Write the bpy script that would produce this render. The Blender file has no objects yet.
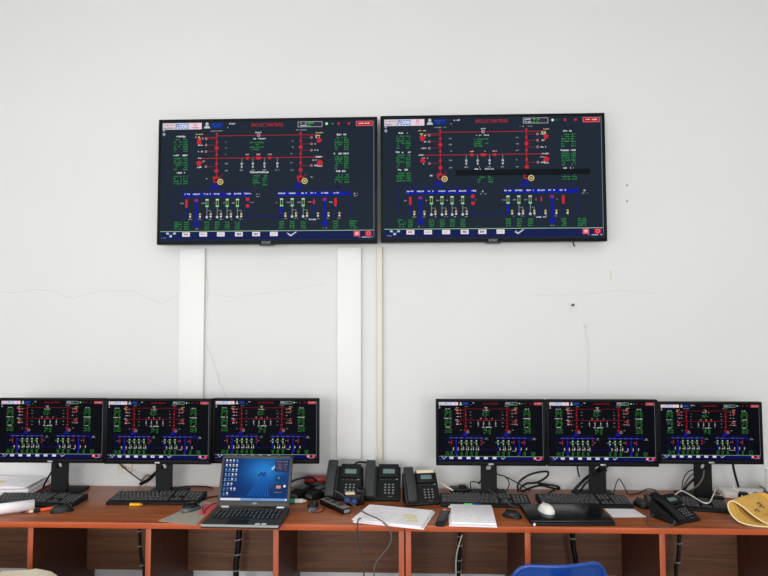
import bpy, bmesh, math, random
from mathutils import Vector, Matrix
R = math.radians
random.seed(7)
SC = bpy.context.scene
COL = SC.collection

# ------------------------------------------------------------------ camera model (used to find places in the room)
CAM = Vector((0.14395, -3.36368, 1.67913))
FW = Vector((-0.03553366, 0.99799665, 0.05234539))
RT = Vector((0.99936056, 0.03569318, -0.00211562))
UP = Vector((0.00397976, -0.05223675, 0.9986268))
F = 600.0
TOP = 0.75                                    # desk top height
def ray(px, py): return FW * F + RT * (px - 384) - UP * (py - 288)
def at(px, py, z=TOP):
    d = ray(px, py); return CAM + d * ((z - CAM.z) / d.z)
def aty(px, py, y=0.0):
    d = ray(px, py); return CAM + d * ((y - CAM.y) / d.y)

# ------------------------------------------------------------------ materials
def lin(c):
    c = c / 255.0
    return c / 12.92 if c <= 0.04045 else ((c + 0.055) / 1.055) ** 2.4
def rgb(t): return (lin(t[0]), lin(t[1]), lin(t[2]), 1.0)
MATS = {}
def mat(name, col, rough=0.5, spec=0.5, metal=0.0, noise=0.0, nscale=40.0, bump=0.0, bscale=200.0, coat=0.0):
    if name in MATS: return MATS[name]
    m = bpy.data.materials.new(name); m.use_nodes = True
    nt = m.node_tree; b = nt.nodes['Principled BSDF']
    b.inputs['Base Color'].default_value = rgb(col)
    b.inputs['Roughness'].default_value = rough
    b.inputs['Specular IOR Level'].default_value = spec
    b.inputs['Metallic'].default_value = metal
    b.inputs['Coat Weight'].default_value = coat
    if noise > 0 or bump > 0:
        tc = nt.nodes.new('ShaderNodeTexCoord')
    if noise > 0:
        n = nt.nodes.new('ShaderNodeTexNoise'); n.inputs['Scale'].default_value = nscale
        n.inputs['Detail'].default_value = 5
        r = nt.nodes.new('ShaderNodeValToRGB')
        c = rgb(col)
        r.color_ramp.elements[0].position = 0.3; r.color_ramp.elements[1].position = 0.7
        r.color_ramp.elements[0].color = tuple(x * (1 - noise) for x in c[:3]) + (1,)
        r.color_ramp.elements[1].color = tuple(min(1, x * (1 + noise)) for x in c[:3]) + (1,)
        nt.links.new(tc.outputs['Object'], n.inputs['Vector'])
        nt.links.new(n.outputs['Fac'], r.inputs['Fac']); nt.links.new(r.outputs['Color'], b.inputs['Base Color'])
    if bump > 0:
        n2 = nt.nodes.new('ShaderNodeTexNoise'); n2.inputs['Scale'].default_value = bscale
        bp = nt.nodes.new('ShaderNodeBump'); bp.inputs['Strength'].default_value = bump; bp.inputs['Distance'].default_value = 0.002
        nt.links.new(tc.outputs['Object'], n2.inputs['Vector'])
        nt.links.new(n2.outputs['Fac'], bp.inputs['Height']); nt.links.new(bp.outputs['Normal'], b.inputs['Normal'])
    MATS[name] = m
    return m
def wood(name, dark, light, axis, rough=0.34, scale=6.0):
    m = bpy.data.materials.new(name); m.use_nodes = True
    nt = m.node_tree; b = nt.nodes['Principled BSDF']
    tc = nt.nodes.new('ShaderNodeTexCoord'); mp = nt.nodes.new('ShaderNodeMapping')
    s = [scale * 9] * 3; s[axis] = scale * 0.45
    mp.inputs['Scale'].default_value = s
    n = nt.nodes.new('ShaderNodeTexNoise'); n.inputs['Scale'].default_value = 1.0; n.inputs['Detail'].default_value = 7
    n.inputs['Distortion'].default_value = 0.6
    r = nt.nodes.new('ShaderNodeValToRGB')
    r.color_ramp.elements[0].position = 0.32; r.color_ramp.elements[1].position = 0.72
    r.color_ramp.elements[0].color = rgb(dark); r.color_ramp.elements[1].color = rgb(light)
    nt.links.new(tc.outputs['Object'], mp.inputs['Vector']); nt.links.new(mp.outputs['Vector'], n.inputs['Vector'])
    nt.links.new(n.outputs['Fac'], r.inputs['Fac']); nt.links.new(r.outputs['Color'], b.inputs['Base Color'])
    b.inputs['Roughness'].default_value = rough
    b.inputs['Specular IOR Level'].default_value = 0.5
    return m
EM = {}
def emat(col, k=1.0):
    key = (tuple(col), k)
    if key in EM: return EM[key]
    m = bpy.data.materials.new('screen_glow'); m.use_nodes = True
    b = m.node_tree.nodes['Principled BSDF']
    b.inputs['Base Color'].default_value = (0.001, 0.001, 0.001, 1)
    b.inputs['Roughness'].default_value = 0.42
    b.inputs['Specular IOR Level'].default_value = 0.03
    b.inputs['Emission Color'].default_value = rgb(col)
    b.inputs['Emission Strength'].default_value = k
    EM[key] = m
    return m

WALLM = mat('wall_paint', (225, 226, 226), 0.62, 0.3, noise=0.012, nscale=1.3, bump=0.05, bscale=60)
CRACK = mat('wall_crack', (213, 213, 212), 0.8)
DAMP = mat('wall_damp_mark', (221, 222, 222), 0.7)
SPOT = mat('wall_spot', (212, 206, 190), 0.8)
CEILM = mat('ceiling_paint', (235, 235, 232), 0.8)
FLOORM = mat('floor_tile', (150, 148, 142), 0.35, noise=0.05, nscale=8)
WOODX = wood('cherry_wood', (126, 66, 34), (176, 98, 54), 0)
WOODZ = wood('cherry_wood_upright_shaded', (66, 32, 21), (92, 48, 31), 2, 0.5)  # divider wood coloured darker to paint in the shade under the desks
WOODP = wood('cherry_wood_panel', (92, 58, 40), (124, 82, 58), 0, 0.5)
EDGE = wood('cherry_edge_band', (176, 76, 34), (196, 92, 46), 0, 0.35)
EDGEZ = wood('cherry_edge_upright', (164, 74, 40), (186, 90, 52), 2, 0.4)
PVC = mat('white_pvc', (236, 236, 234), 0.45)
PVCY = mat('ivory_pvc', (222, 220, 200), 0.45)
BLK = mat('black_plastic', (13, 14, 16), 0.42, 0.3, noise=0.08, nscale=90)
BLKM = mat('black_matt_plastic', (16, 18, 20), 0.6, 0.25, bump=0.06, bscale=900)
BEZ = mat('bezel_black', (9, 9, 11), 0.5, 0.15)
BLKG = mat('black_gloss', (11, 12, 14), 0.22)
CHAR = mat('charcoal_plastic', (36, 39, 41), 0.5, noise=0.06, nscale=120)
KEYM = mat('key_plastic', (64, 65, 65), 0.5, 0.3)
KEYG = mat('grey_key_plastic', (84, 85, 84), 0.5)
KEYL = mat('key_legend', (176, 180, 178), 0.5)
DGREY = mat('dark_grey_metal', (70, 70, 70), 0.38, metal=0.4)
LAPG = mat('laptop_grey', (62, 60, 57), 0.4, metal=0.35)
SILV = mat('silver_plastic', (178, 180, 182), 0.3, metal=0.5)
CHROME = mat('chrome', (215, 215, 215), 0.18, metal=1.0)
WHITE = mat('white_plastic', (238, 236, 230), 0.4)
PAPER = mat('paper', (249, 245, 250), 0.75, noise=0.012, nscale=25)
PAPEDGE = mat('paper_edge', (205, 200, 205), 0.8)
INK = mat('faint_print', (216, 212, 220), 0.8)
YEL = mat('yellow_plastic', (240, 178, 20), 0.45)
YELP = mat('pale_yellow_ink', (238, 226, 170), 0.8)
GRNP = mat('green_tab', (120, 225, 120), 0.7)
BLUP = mat('blue_tab', (30, 70, 160), 0.6)
ORNG = mat('orange_plastic', (238, 92, 40), 0.4)
PINK = mat('pink_paper', (226, 92, 100), 0.7)
PADM = mat('grey_cloth_pad', (168, 160, 147), 0.85, noise=0.06, nscale=300, bump=0.1, bscale=900)
TEAL = mat('teal_plastic', (30, 150, 130), 0.4)
REDD = mat('dark_red_plastic', (150, 30, 42), 0.45, noise=0.25, nscale=60)
CREAM = mat('cream_card', (232, 214, 184), 0.7)
BLUE = mat('blue_plastic', (16, 70, 158), 0.28, coat=0.3)
NBLUE = mat('navy_plastic', (30, 52, 108), 0.35)
STRAW = mat('tan_stitched_cloth', (224, 176, 84), 0.8, noise=0.14, nscale=70, bump=0.2, bscale=400)
STITCH = mat('stitched_row', (196, 150, 74), 0.85)
TRIM = mat('pale_trim', (244, 224, 176), 0.8)
BEIGE = mat('beige_fabric', (186, 176, 156), 0.9, noise=0.05, nscale=60, bump=0.1, bscale=500)
SEAM = mat('dark_seam', (66, 56, 46), 0.9)
GCABLE = mat('grey_cable_sheath', (92, 84, 78), 0.5)
LCD = mat('grey_lcd', (96, 120, 118), 0.25)
LCDD = mat('dark_lcd', (112, 126, 128), 0.3)
LABELW = mat('white_label', (206, 208, 206), 0.6)

# ------------------------------------------------------------------ mesh helpers
class MB:
    def __init__(s): s.bm = bmesh.new()
    def _add(s, t, mi=0, M=None, smooth=False):
        if M is not None: bmesh.ops.transform(t, matrix=M, verts=t.verts)
        bmesh.ops.recalc_face_normals(t, faces=t.faces)
        for f in t.faces: f.material_index = mi; f.smooth = smooth
        me = bpy.data.meshes.new('tmp'); t.to_mesh(me); t.free()
        s.bm.from_mesh(me); bpy.data.meshes.remove(me)
        return s
    def box(s, x0, x1, y0, y1, z0, z1, bev=0.0, mi=0, M=None, seg=2):
        t = bmesh.new(); bmesh.ops.create_cube(t, size=1)
        for v in t.verts:
            v.co = Vector((x0 + (v.co.x + .5) * (x1 - x0), y0 + (v.co.y + .5) * (y1 - y0), z0 + (v.co.z + .5) * (z1 - z0)))
        if bev > 0:
            bmesh.ops.bevel(t, geom=t.edges[:], offset=bev, segments=seg, profile=0.5, affect='EDGES', clamp_overlap=True)
        return s._add(t, mi, M, bev > 0)
    def prism(s, pts, axis, a0, a1, bev=0.0, mi=0, M=None, seg=2):
        """outline in the two other axes, swept along axis"""
        t = bmesh.new()
        def P(p, a):
            if axis == 0: return Vector((a, p[0], p[1]))
            if axis == 1: return Vector((p[0], a, p[1]))
            return Vector((p[0], p[1], a))
        A = [t.verts.new(P(p, a0)) for p in pts]; B = [t.verts.new(P(p, a1)) for p in pts]
        n = len(pts)
        t.faces.new(A); t.faces.new(B[::-1])
        for i in range(n): t.faces.new((A[i], B[i], B[(i + 1) % n], A[(i + 1) % n]))
        bmesh.ops.recalc_face_normals(t, faces=t.faces)
        if bev > 0:
            bmesh.ops.bevel(t, geom=t.edges[:], offset=bev, segments=seg, profile=0.5, affect='EDGES', clamp_overlap=True)
        return s._add(t, mi, M, bev > 0)
    def cyl(s, p0, p1, r0, r1=None, n=20, mi=0, M=None, smooth=True):
        p0 = Vector(p0); p1 = Vector(p1); r1 = r0 if r1 is None else r1
        t = bmesh.new()
        d = p1 - p0
        bmesh.ops.create_cone(t, cap_ends=True, segments=n, radius1=r0, radius2=r1, depth=d.length)
        q = d.to_track_quat('Z', 'Y').to_matrix().to_4x4()
        bmesh.ops.transform(t, matrix=Matrix.Translation((p0 + p1) / 2) @ q, verts=t.verts)
        return s._add(t, mi, M, smooth)
    def lathe(s, prof, n=32, mi=0, M=None):
        t = bmesh.new(); rings = []
        for r, z in prof:
            if r < 1e-6: rings.append([t.verts.new((0, 0, z))])
            else: rings.append([t.verts.new((r * math.cos(2 * math.pi * i / n), r * math.sin(2 * math.pi * i / n), z)) for i in range(n)])
        for a, b in zip(rings, rings[1:]):
            for i in range(n):
                j = (i + 1) % n
                if len(a) == 1 and len(b) > 1: t.faces.new((a[0], b[i], b[j]))
                elif len(b) == 1 and len(a) > 1: t.faces.new((a[i], b[0], a[j]))
                elif len(a) > 1: t.faces.new((a[i], b[i], b[j], a[j]))
        return s._add(t, mi, M, True)
    def tube(s, pts, r, n=8, mi=0, closed=False, smooth_n=6, M=None, rb=None):
        pts = [Vector(p) for p in pts]
        P = catmull(pts, smooth_n, closed) if smooth_n > 1 else pts
        t = bmesh.new(); rings = []; N = len(P); up = Vector((0.13, 0.21, 0.97))
        for i, p in enumerate(P):
            if closed: d = P[(i + 1) % N] - P[i - 1]
            else: d = P[min(i + 1, N - 1)] - P[max(i - 1, 0)]
            if d.length < 1e-9: d = Vector((1, 0, 0))
            d.normalize()
            a = up - d * up.dot(d)
            if a.length < 1e-3: a = Vector((1, 0, 0)) - d * d.x
            a.normalize(); up = a; b = d.cross(a)
            rr = r if rb is None else r + (rb - r) * i / max(1, N - 1)
            rings.append([t.verts.new(p + (a * math.cos(2 * math.pi * k / n) + b * math.sin(2 * math.pi * k / n)) * rr) for k in range(n)])
        M2 = N if closed else N - 1
        for i in range(M2):
            A, B = rings[i], rings[(i + 1) % N]
            for k in range(n): t.faces.new((A[k], A[(k + 1) % n], B[(k + 1) % n], B[k]))
        if not closed:
            t.faces.new(rings[0][::-1]); t.faces.new(rings[-1])
        return s._add(t, mi, M, True)
    def quad(s, pts, mi=0):
        t = bmesh.new(); t.faces.new([t.verts.new(Vector(p)) for p in pts])
        for f in t.faces: f.material_index = mi
        me = bpy.data.meshes.new('tmp'); t.to_mesh(me); t.free(); s.bm.from_mesh(me); bpy.data.meshes.remove(me)
        return s
    def dome(s, lx, ly, h, mi=0, M=None, n=28, m=9, power=2.4, tail=0.0):
        """closed pebble: flat bottom, plan lx by ly, height h"""
        t = bmesh.new(); rings = []
        for j in range(m + 1):
            a = j / m * math.pi / 2
            rr, zz = math.cos(a) ** (2 / power), h * math.sin(a) ** (2 / power)
            if j == m:
                rings.append([t.verts.new((0, tail * ly, h))]); continue
            ring = []
            for i in range(n):
                th = 2 * math.pi * i / n
                cx = math.copysign(abs(math.cos(th)) ** (2 / 2.5), math.cos(th)); sy = math.copysign(abs(math.sin(th)) ** (2 / 2.5), math.sin(th))
                ring.append(t.verts.new((cx * lx / 2 * rr, sy * ly / 2 * rr + tail * ly * (zz / h), zz)))
            rings.append(ring)
        t.faces.new(rings[0][::-1])
        for a, b in zip(rings, rings[1:]):
            for i in range(n):
                j = (i + 1) % n
                if len(b) == 1: t.faces.new((a[i], a[j], b[0]))
                else: t.faces.new((a[i], a[j], b[j], b[i]))
        return s._add(t, mi, M, True)
    def build(s, name, mats, parent=None, loc=None, rot=None):
        me = bpy.data.meshes.new(name); s.bm.to_mesh(me); s.bm.free()
        for m in (mats if isinstance(mats, (list, tuple)) else [mats]): me.materials.append(m)
        if any(p.use_smooth for p in me.polygons): me.set_sharp_from_angle(angle=R(38))
        o = bpy.data.objects.new(name, me); COL.objects.link(o)
        if parent is not None: o.parent = parent
        if loc is not None: o.location = loc
        if rot is not None: o.rotation_euler = rot
        return o
def catmull(P, n, closed=False):
    out = []; N = len(P)
    rng = range(N if closed else N - 1)
    for i in rng:
        if closed: a, b, c, d = P[i - 1], P[i], P[(i + 1) % N], P[(i + 2) % N]
        else: a, b, c, d = P[max(i - 1, 0)], P[i], P[i + 1], P[min(i + 2, N - 1)]
        for k in range(n):
            t = k / n
            out.append(0.5 * ((2 * b) + (c - a) * t + (2 * a - 5 * b + 4 * c - d) * t * t + (3 * b - a - 3 * c + d) * t ** 3))
    if not closed: out.append(P[-1])
    return out
def tag(o, label, cat, group=None):
    o['label'] = label; o['category'] = cat
    if group: o['group'] = group
    return o
def thing(name, label, cat, loc=(0, 0, 0), rz=0.0, group=None):
    o = bpy.data.objects.new(name, None); COL.objects.link(o)
    o.location = loc; o.rotation_euler = (0, 0, rz); o.empty_display_size = 0.05
    return tag(o, label, cat, group)
def struct(o):
    o['kind'] = 'structure'; return o
def dup(root, loc, rz, label, scale=None):
    r = root.copy(); COL.objects.link(r); r.location = loc; r.rotation_euler = (0, 0, rz); r['label'] = label
    if scale: r.scale = scale
    for ch in list(root.children):
        c = ch.copy(); COL.objects.link(c); c.parent = r
        for g in ch.children:
            d = g.copy(); COL.objects.link(d); d.parent = c
    return r

# ------------------------------------------------------------------ the room
X0, X1, Y0, H = -3.6, 3.6, -6.2, 3.9
struct(MB().box(X0, X1, Y0, 0, -0.1, 0).build('floor', FLOORM))
struct(MB().box(X0, X1, Y0, 0, H, H + 0.1).build('ceiling', CEILM))
struct(MB().box(X1, X1 + 0.1, Y0, 0, 0, H).build('wall_right', WALLM))
# back wall, with its hairline cracks and damp marks lying on the paint
w = MB().box(X0, X1, 0, 0.12, 0, H)
def ribbon(px, wid, mi):
    P = [aty(x, y, -0.0006) for x, y in px]
    for a, b in zip(P, P[1:]):
        d = (b - a).normalized(); n = Vector((-d.z, 0, d.x)) * wid / 2
        e = d * wid * 0.2
        w.quad([a - n - e, b - n + e, b + n + e, a + n - e], mi)
def jag(px, k=0.7, n=4):
    out = []
    for (x0, y0), (x1, y1) in zip(px, px[1:]):
        for i in range(n):
            t = i / n; out.append((x0 + (x1 - x0) * t + random.uniform(-k, k), y0 + (y1 - y0) * t + random.uniform(-k, k)))
    return out + [px[-1]]
ribbon(jag([(-8, 291), (15, 293), (40, 289), (58, 293), (72, 299), (98, 291), (130, 291), (163, 304), (178, 294)]), 0.004, 1)
ribbon(jag([(207, 293), (235, 297), (262, 294), (280, 291), (300, 288), (325, 284)]), 0.003, 1)
ribbon(jag([(525, 294), (560, 296), (590, 293), (620, 291), (655, 293)]), 0.0028, 1)
ribbon(jag([(206, 344), (213, 360), (220, 382), (227, 400)], 0.8), 0.006, 1)
ribbon(jag([(206, 268), (208, 280), (207, 300)], 0.8), 0.005, 1)
ribbon(jag([(585, 322), (588, 345), (589, 365), (587, 400)], 1.0), 0.010, 2)
ribbon([(610.6, 271), (611, 279)], 0.009, 3)
for sy in (185, 201): ribbon([(626.4, sy), (627.8, sy + .3)], 0.008, 4)
struct(w.build('wall_back', [WALLM, CRACK, DAMP, SPOT, mat('rust_speck', (150, 132, 112), .8)]))
# wall behind the photographer and wall to the left, each with window openings
def holed(name, fixed, span, holes, axis):
    m = MB(); a0, a1 = span; xs = a0
    def put(b0, b1, z0, z1):
        if axis == 'y': m.box(fixed - 0.1, fixed, b0, b1, z0, z1)
        else: m.box(b0, b1, fixed - 0.1, fixed, z0, z1)
    for h0, h1, z0, z1 in holes:
        put(xs, h0, 0, H); put(h0, h1, 0, z0); put(h0, h1, z1, H); xs = h1
    put(xs, a1, 0, H)
    return struct(m.build(name, WALLM))
WL = [(-5.0, -2.6, 1.0, 2.7)]
WF = [(-2.6, -0.6, 1.0, 2.6), (0.7, 2.7, 1.0, 2.6)]
holed('wall_left', X0, (Y0, 0), WL, 'y')
holed('wall_front', Y0, (X0, X1), WF, 'x')
n = 0
for h0, h1, z0, z1 in WL + WF:
    n += 1
    left = n == 1
    def bx(m, b0, b1, za, zb, d0, d1):
        if left: m.box(X0 - 0.1 + d0, X0 - 0.1 + d1, b0, b1, za, zb)
        else: m.box(b0, b1, Y0 - 0.1 + d0, Y0 - 0.1 + d1, za, zb)
    m = MB()
    for b0, b1 in ((h0, h0 + .05), ((h0 + h1) / 2 - .025, (h0 + h1) / 2 + .025), (h1 - .05, h1)): bx(m, b0, b1, z0, z1, .02, .07)
    bx(m, h0, h1, z0, z0 + .05, .02, .07); bx(m, h0, h1, z1 - .05, z1, .02, .07)
    struct(m.build('window_%d' % n, PVC))

# ------------------------------------------------------------------ wall fittings
def wallx(px): return aty(px, 330).x
d = MB().box(wallx(180), wallx(205), -0.022, 0, 0.93, 2.085, 0.004)
tag(d.build('cable_trunking', PVC), 'wide white cable trunking running down from the left television', 'cable trunking', 'trunkings on the wall')
d = MB().box(wallx(337.5), wallx(361.5), -0.026, 0, aty(350, 458).z, 2.085, 0.004)
tag(d.build('cable_trunking', PVC), 'wide white cable trunking ending above the leftmost desk phone', 'cable trunking', 'trunkings on the wall')
d = MB().box(wallx(377.2), wallx(382.5), -0.028, 0, 0.752, 2.085, 0.003)
tag(d.build('cable_trunking', PVCY), 'narrow ivory cable trunking between the two televisions and the desk', 'cable trunking', 'trunkings on the wall')
p = aty(125, 464)
t = thing('wall_socket', 'white wall socket plate behind the second monitor from the left', 'socket', (p.x, 0, p.z))
MB().box(-0.042, 0.042, -0.011, 0, -0.048, 0.043, 0.004).build('plate', mat('socket_plate', (232, 226, 216), 0.4), t)
for dz in (0.018, -0.018):
    for dx in (-0.01, 0.01): MB().cyl((dx, -0.0125, dz), (dx, -0.006, dz), 0.003, n=10).build('pin_hole', BLK, t)
p = aty(572, 305)
MB_ = MB().cyl((p.x, -0.02, p.z), (p.x, 0.0, p.z), 0.0035, n=10).cyl((p.x, -0.023, p.z), (p.x, -0.02, p.z), 0.008, n=12)
tag(MB_.build('nail', mat('rusty_nail', (84, 78, 70), 0.6)), 'small dark nail in the bare wall below the right television', 'nail')

# ------------------------------------------------------------------ the control-room diagram shown on every screen
def text_mesh(body, size):
    cu = bpy.data.curves.new('txt', 'FONT'); cu.body = body; cu.size = size; cu.resolution_u = 2
    cu.align_x = 'CENTER'; cu.align_y = 'CENTER'
    o = bpy.data.objects.new('txt', cu); COL.objects.link(o)
    bpy.context.view_layer.update()
    dg = bpy.context.evaluated_depsgraph_get()
    me = bpy.data.meshes.new_from_object(o.evaluated_get(dg), depsgraph=dg)
    bpy.data.objects.remove(o); bpy.data.curves.remove(cu)
    return me
def flat_text(bm, body, cx, cz, y, width, mi, height=None):
    """lettering in the xz plane facing -y, squeezed to a width"""
    me = text_mesh(body, 1.0)
    xs = [v.co.x for v in me.vertices]; ys = [v.co.y for v in me.vertices]
    w_ = max(xs) - min(xs); h_ = max(ys) - min(ys)
    sx = width / w_; sz = sx if height is None else height / h_
    mx = (max(xs) + min(xs)) / 2; my = (max(ys) + min(ys)) / 2
    for v in me.vertices: v.co = Vector(((v.co.x - mx) * sx + cx, y, (v.co.y - my) * sz + cz))
    t = bmesh.new(); t.from_mesh(me); bpy.data.meshes.remove(me)
    for f in t.faces:
        f.material_index = mi
    m2 = bpy.data.meshes.new('tmp'); t.to_mesh(m2); t.free(); bm.from_mesh(m2); bpy.data.meshes.remove(m2)
class Screen:
    """u and v run 0..100 across and down the face; every layer stands a hair in front of the last"""
    def __init__(s, W, Hh, step=0.0004):
        s.W, s.H, s.step = W, Hh, step; s.bm = bmesh.new(); s.mats = []
    def mi(s, c, k=1.0):
        m = emat(c, k)
        if m not in s.mats: s.mats.append(m)
        return s.mats.index(m)
    def P(s, u, v, L): return Vector(((u - 50) / 100 * s.W, -L * s.step, (50 - v) / 100 * s.H))
    def rect(s, u0, v0, u1, v1, c, L=1, k=1.0):
        f = s.bm.faces.new([s.bm.verts.new(s.P(*q, L)) for q in ((u0, v1), (u1, v1), (u1, v0), (u0, v0))])
        f.material_index = s.mi(c, k)
    def frame(s, u0, v0, u1, v1, c, t=0.3, L=2):
        a = t * s.W / s.H
        s.rect(u0, v0, u1, v0 + a, c, L); s.rect(u0, v1 - a, u1, v1, c, L); s.rect(u0, v0, u0 + t, v1, c, L); s.rect(u1 - t, v0, u1, v1, c, L)
    def disc(s, u, v, r, c, L=2, n=14):
        q = s.W / s.H
        f = s.bm.faces.new([s.bm.verts.new(s.P(u + r * math.cos(2 * math.pi * i / n), v - r * q * math.sin(2 * math.pi * i / n), L)) for i in range(n)])
        f.material_index = s.mi(c)
    def ring(s, u, v, r, c, t=0.35, L=2, n=18):
        q = s.W / s.H; m = s.mi(c)
        for i in range(n):
            a, b = 2 * math.pi * i / n, 2 * math.pi * (i + 1) / n
            f = s.bm.faces.new([s.bm.verts.new(s.P(u + rr * math.cos(x), v - rr * q * math.sin(x), L)) for rr, x in ((r - t, a), (r, a), (r, b), (r - t, b))])
            f.material_index = m
    def poly(s, pts, c, L=2):
        f = s.bm.faces.new([s.bm.verts.new(s.P(u, v, L)) for u, v in pts]); f.material_index = s.mi(c)
        f.normal_update()
        if f.normal.y > 0: f.normal_flip()
    def scrib(s, u0, u1, v, h, c, L=2, fill=0.78):
        """a row of small unreadable characters"""
        u = u0
        while u < u1:
            wd = random.uniform(0.35, 0.75)
            if random.random() < fill:
                a = random.uniform(0, 0.35) * h
                s.rect(u, v - h / 2 + a * (random.random() < .5), min(u + wd, u1), v + h / 2 - a * (random.random() < .5), c, L)
            u += wd + 0.16
    def text(s, body, u, v, wu, c, L=3, hv=None):
        p = s.P(u, v, L)
        flat_text(s.bm, body, p.x, p.z, p.y, wu / 100 * s.W, s.mi(c), None if hv is None else hv / 100 * s.H)
    def build(s, name, parent, loc):
        me = bpy.data.meshes.new(name); s.bm.to_mesh(me); s.bm.free()
        for m in s.mats: me.materials.append(m)
        o = bpy.data.objects.new(name, me); COL.objects.link(o); o.parent = parent; o.location = loc
        return o

def diagram(W, Hh, tv=True, band=False):
    s = Screen(W, Hh)
    bold = 0.8 if tv else 0.85
    BG = (31, 41, 54) if tv else (5, 7, 15)
    RED = (204, 40, 54) if tv else (160, 26, 34)
    DR = (128, 36, 48) if tv else (96, 20, 28)
    GR = (46, 128, 62) if tv else (52, 124, 52)
    BL = (14, 28, 158) if tv else (16, 20, 150)
    DB = (18, 28, 120) if tv else (14, 16, 112)
    WH = (196, 198, 204); GY = (136, 142, 148)
    NAVY = (20, 30, 80) if tv else (10, 12, 80)
    YE = (214, 196, 120)
    lw = 0.34 * bold
    s.rect(0, 0, 100, 100, BG, 0)
    # header: three logo tiles, operator icon, caption boxes
    s.rect(0.8, 1.2, 7.0, 6.6, (214, 206, 212), 1); s.scrib(1.4, 6.6, 2.8, 1.1, (206, 150, 160), 2); s.scrib(1.2, 6.8, 5.4, 0.9, (90, 90, 104), 2)
    s.rect(7.1, 1.2, 12.9, 6.6, (206, 216, 240), 1); s.text('PECC2', 10.0, 3.9, 5.5, (30, 54, 160), 2, 4.3)
    s.rect(13.0, 1.2, 19.2, 6.6, (236, 210, 224), 1); s.ring(16.1, 2.9, 0.7, (196, 110, 140), 0.3, 2); s.scrib(14.4, 17.8, 5.3, 0.9, (196, 110, 140), 2)
    s.disc(21.7, 2.3, 0.75, WH, 2); s.poly([(20.2, 6.0), (20.7, 3.9), (22.7, 3.9), (23.2, 6.0)], WH, 2)
    s.rect(23.6, 1.4, 29.2, 5.8, (20, 46, 128), 1); s.scrib(24, 28.8, 2.6, 0.8, (50, 92, 176), 2); s.scrib(25, 27.5, 4.4, 0.8, (50, 92, 176), 2)
    s.scrib(31, 35.4, 2.4, 1.3, WH, 2); s.rect(31.2, 5.0, 31.8, 6.0, GY, 2)
    s.text('BACS LOC TUAN TRUNG', 50.0, 3.6, 14.6, RED, 2, 2.9)
    s.rect(64.2, 1.3, 75.6, 6.0, (44, 50, 60), 1); s.frame(64.2, 1.3, 75.6, 6.0, (168, 172, 178), 0.25, 2)
    s.scrib(64.9, 68.4, 2.7, 1.2, WH, 3); s.scrib(64.9, 68.4, 4.7, 1.2, WH, 3)
    s.scrib(68.8, 71.6, 2.7, 1.3, (70, 170, 80), 3); s.scrib(68.8, 71.6, 4.7, 1.3, (70, 170, 80), 3)
    s.disc(77.6, 3.4, 0.62, (190, 240, 190), 2); s.scrib(79, 80.8, 3.4, 1.2, (70, 140, 80), 2)
    s.disc(83.2, 3.4, 0.6, RED, 2); s.disc(87.9, 3.4, 0.6, RED, 2)
    s.rect(91.2, 1.5, 98.8, 5.6, (166, 24, 44), 1); s.frame(91.2, 1.5, 98.8, 5.6, (232, 120, 130), 0.25, 2); s.scrib(92.4, 97.6, 3.5, 1.2, (240, 196, 200), 3)
    s.rect(99.3, 0.6, 99.55, 97, (120, 126, 134), 1)
    s.disc(1.5, 10.6, 0.7, (150, 160, 180), 2); s.disc(1.4, 7.6, 0.5, (150, 160, 180), 2)
    # the two feeders with breakers, side stubs and transformers
    for ux, sg in ((26.4, -1), (65.6, 1)):
        s.scrib(ux - 3, ux + 2.8, 8.3, 0.9, GY, 2)
        s.rect(ux - lw / 2, 10.0, ux + lw / 2, 48, RED, 2)
        s.poly([(ux - 0.6, 11.4), (ux + 0.6, 11.4), (ux, 9.4)], RED, 3)
        for v, big in ((17.6, .5), (22.6, .8), (28.0, .5), (35.6, .55), (41.6, .8)):
            s.rect(ux - big, v - big * 1.5, ux + big, v + big * 1.5, RED, 3)
            s.scrib(ux - sg * 4.4 - 0.4, ux - sg * 4.4 + 1.0, v, 1.1, GY, 2)
        for v in (14.8, 20.0, 25.4, 38.0):
            a, b = sorted((ux, ux + sg * 4.2)); s.rect(a, v - 0.25, b, v + 0.25, DR, 2)
            s.ring(ux + sg * 5.0, v, 0.55, (200, 150, 150), 0.25, 3)
            s.scrib(ux + sg * 7.6 - 1.2, ux + sg * 7.6 + 1.2, v, 1.2, WH, 2, .6)
        s.scrib(ux + sg * 7.0 - 1.5, ux + sg * 7.0 + 1.5, 33.6, 1.2, (190, 150, 150), 2)
        s.ring(ux, 49.0, 1.5, RED, 0.4, 3); s.ring(ux - 0.9, 47.6, 0.8, RED, 0.3, 3)
        s.ring(ux + 1.9, 50.8, 1.4, (222, 198, 130) if tv else (150, 130, 140), 0.45, 4); s.disc(ux + 1.9, 50.8, 0.5, YE if tv else (120, 100, 120), 3)
        s.poly([(ux + 1.0, 47.4), (ux + 2.8, 44.6), (ux + 3.0, 45.2), (ux + 1.3, 47.9)], DR, 3)
        s.poly([(ux - 3.2, 57.2), (ux - 2.2, 52.2), (ux + 0.6, 52.6), (ux + 0.9, 57.2)], (20, 32, 128) if tv else BL, 1)
        s.scrib(ux - 4.8, ux - 3.6, 48, 1.3, WH, 2) if sg < 0 else s.scrib(ux + 4.6, ux + 6.6, 47.6, 1.3, GY, 2)
    # buses and machine symbols
    s.rect(26.4, 12.2, 74.2, 12.2 + lw * 1.3, RED, 2); s.rect(17.4, 13.4, 26.4, 13.4 + lw * 1.3, RED, 2)
    s.rect(17.2, 30.9, 76.4, 30.9 + lw * 1.5, RED, 2)
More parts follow.
